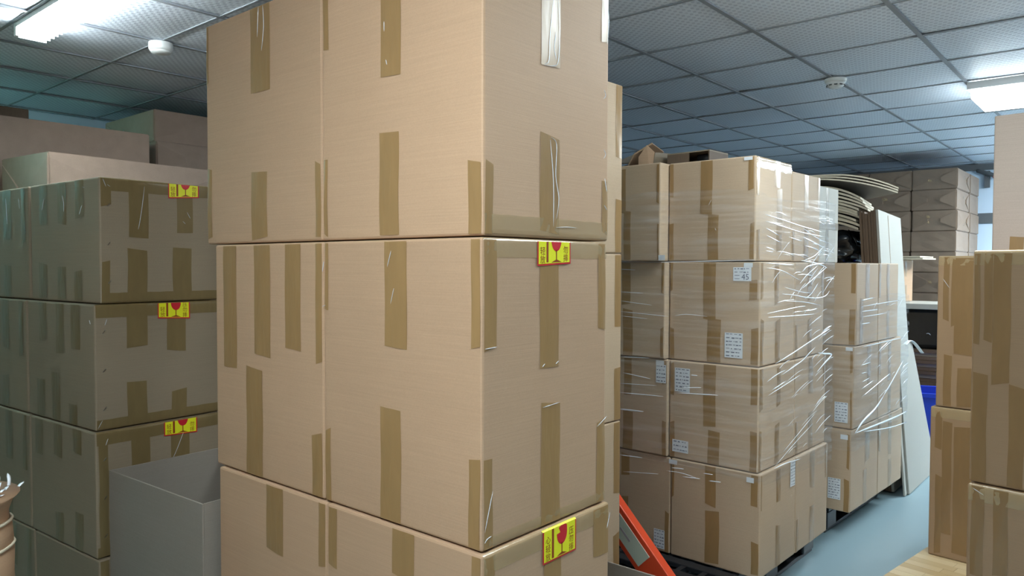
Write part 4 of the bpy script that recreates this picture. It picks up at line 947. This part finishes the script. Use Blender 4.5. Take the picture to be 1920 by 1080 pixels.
for z, w in ((.14, 'lower'), (.83, 'upper')):
    right_carton('', '%s carton of the rear right hand column, hidden behind the aisle column' % w, (-.71, 4.36), -6, z, .69, extra=more)
right_carton('tb0', 'tall pale plain carton standing on the right hand cartons', (-.57, 4.15), -6, 1.52, .656, .6, .5, 'kraft_rose', tm='tape')

# ---- unseen cartons added to block light from the left and low parts
for i, (z, w) in enumerate(((0, 'lower'), (.69, 'upper'))):
    for k in range(3):
        carton('', '%s unseen carton added behind the camera to block light, %s place' % (w, ('first', 'second', 'third')[k]), 'light blocking cartons added behind the camera', (-.62-.58*k, -.75), 0, z, .575, .49, .69 if i == 0 else .90, auto=AUTO(.575, .49, .69))
for i in range(3):
    for k in range(4):
        carton('', '%s unseen carton, %s column of the pile added to shade the left stack' % (('lowest', 'middle', 'topmost')[i], ('first', 'second', 'third', 'fourth')[k]), 'unseen cartons added to shade the left stack', (-2.42-.6*k, -.31), 0, .74*i, .59, .49, .74, mat='kraft_shaded', auto=AUTO(.59, .49, .74))

# ---- ceiling detectors
def detector(label, x, y, dome):
    t = thing('smoke_detector', label, 'smoke detector', (x, y, HC-.004), 0, 'smoke detectors on the ceiling')
    b = MB()
    if dome:
        b.lathe([(.062, 0), (.064, -.006), (.060, -.022)], 28); b.build('base_ring', M['white_plastic'], t)
        b = MB(); b.lathe([(.056, -.022), (.050, -.042), (.030, -.056), (.006, -.059)], 28); b.build('dome', M['white_plastic'], t)
        for k in range(10):
            a = 2*math.pi*k/10; b = MB(); b.obox(Matrix.Translation((.050*math.cos(a), .050*math.sin(a), -.040)) @ Matrix.Rotation(a, 4, 'Z') @ Matrix.Rotation(R(-25), 4, 'Y'), .004, .018, .010); b.build('vent_slot', M['rail'], t)
    else:
        b.lathe([(.056, 0), (.058, -.004), (.058, -.03), (.054, -.042)], 28); b.build('base_ring', M['white_plastic'], t)
        b = MB(); b.lathe([(.05, -.042), (.046, -.052), (.008, -.055)], 28); b.build('cap', M['white_plastic'], t)
detector('white round smoke detector on the ceiling left of the front stack', -3.89, 1.79, False)
detector('white domed smoke detector with dark slots on the ceiling right of the front stack', -1.478, 4.765, True)

# ---- bundle at the lower left edge
def bundle():
    t = thing('wrapped_roll', 'brown wrapped roll tied with pale twine and frayed at the top, lower left edge', 'roll', (-2.20, .468, 0), 0)
    prof = [(.14, 0), (.155, .03), (.158, .35), (.156, .60), (.150, .70), (.152, .765), (.146, .775), (.150, .785), (.147, .825), (.142, .835), (.140, .86), (.150, .89), (.165, .905)]
    b = MB(); b.lathe(prof, 32); b.build('roll_body', M['kraft'], t)
    for z, r_ in ((.775, .150), (.835, .146)):
        b = MB(); pts = [(r_*math.cos(2*math.pi*k/16), r_*math.sin(2*math.pi*k/16), z+.006*math.sin(4*math.pi*k/16)) for k in range(17)]; b.tube(pts, .004, 6, 0, False); b.build('twine', M['board_edge'], t)
    b = MB(); rnd = random.Random(9)
    for k in range(70):
        a = 2*math.pi*k/70+rnd.uniform(-.1, .1); r0 = rnd.uniform(.09, .15); r1 = r0+rnd.uniform(.0, .03); z1 = .915+rnd.uniform(-.01, .035)
        b.tube([(r0*math.cos(a), r0*math.sin(a), .885), (.5*(r0+r1)*math.cos(a), .5*(r0+r1)*math.sin(a), (.885+z1)/2+.008), (r1*math.cos(a+.1), r1*math.sin(a+.1), z1)], .0045, 5, 0, True, .3)
    stuff(b.build('frayed_film', M['crease'], t))
bundle()
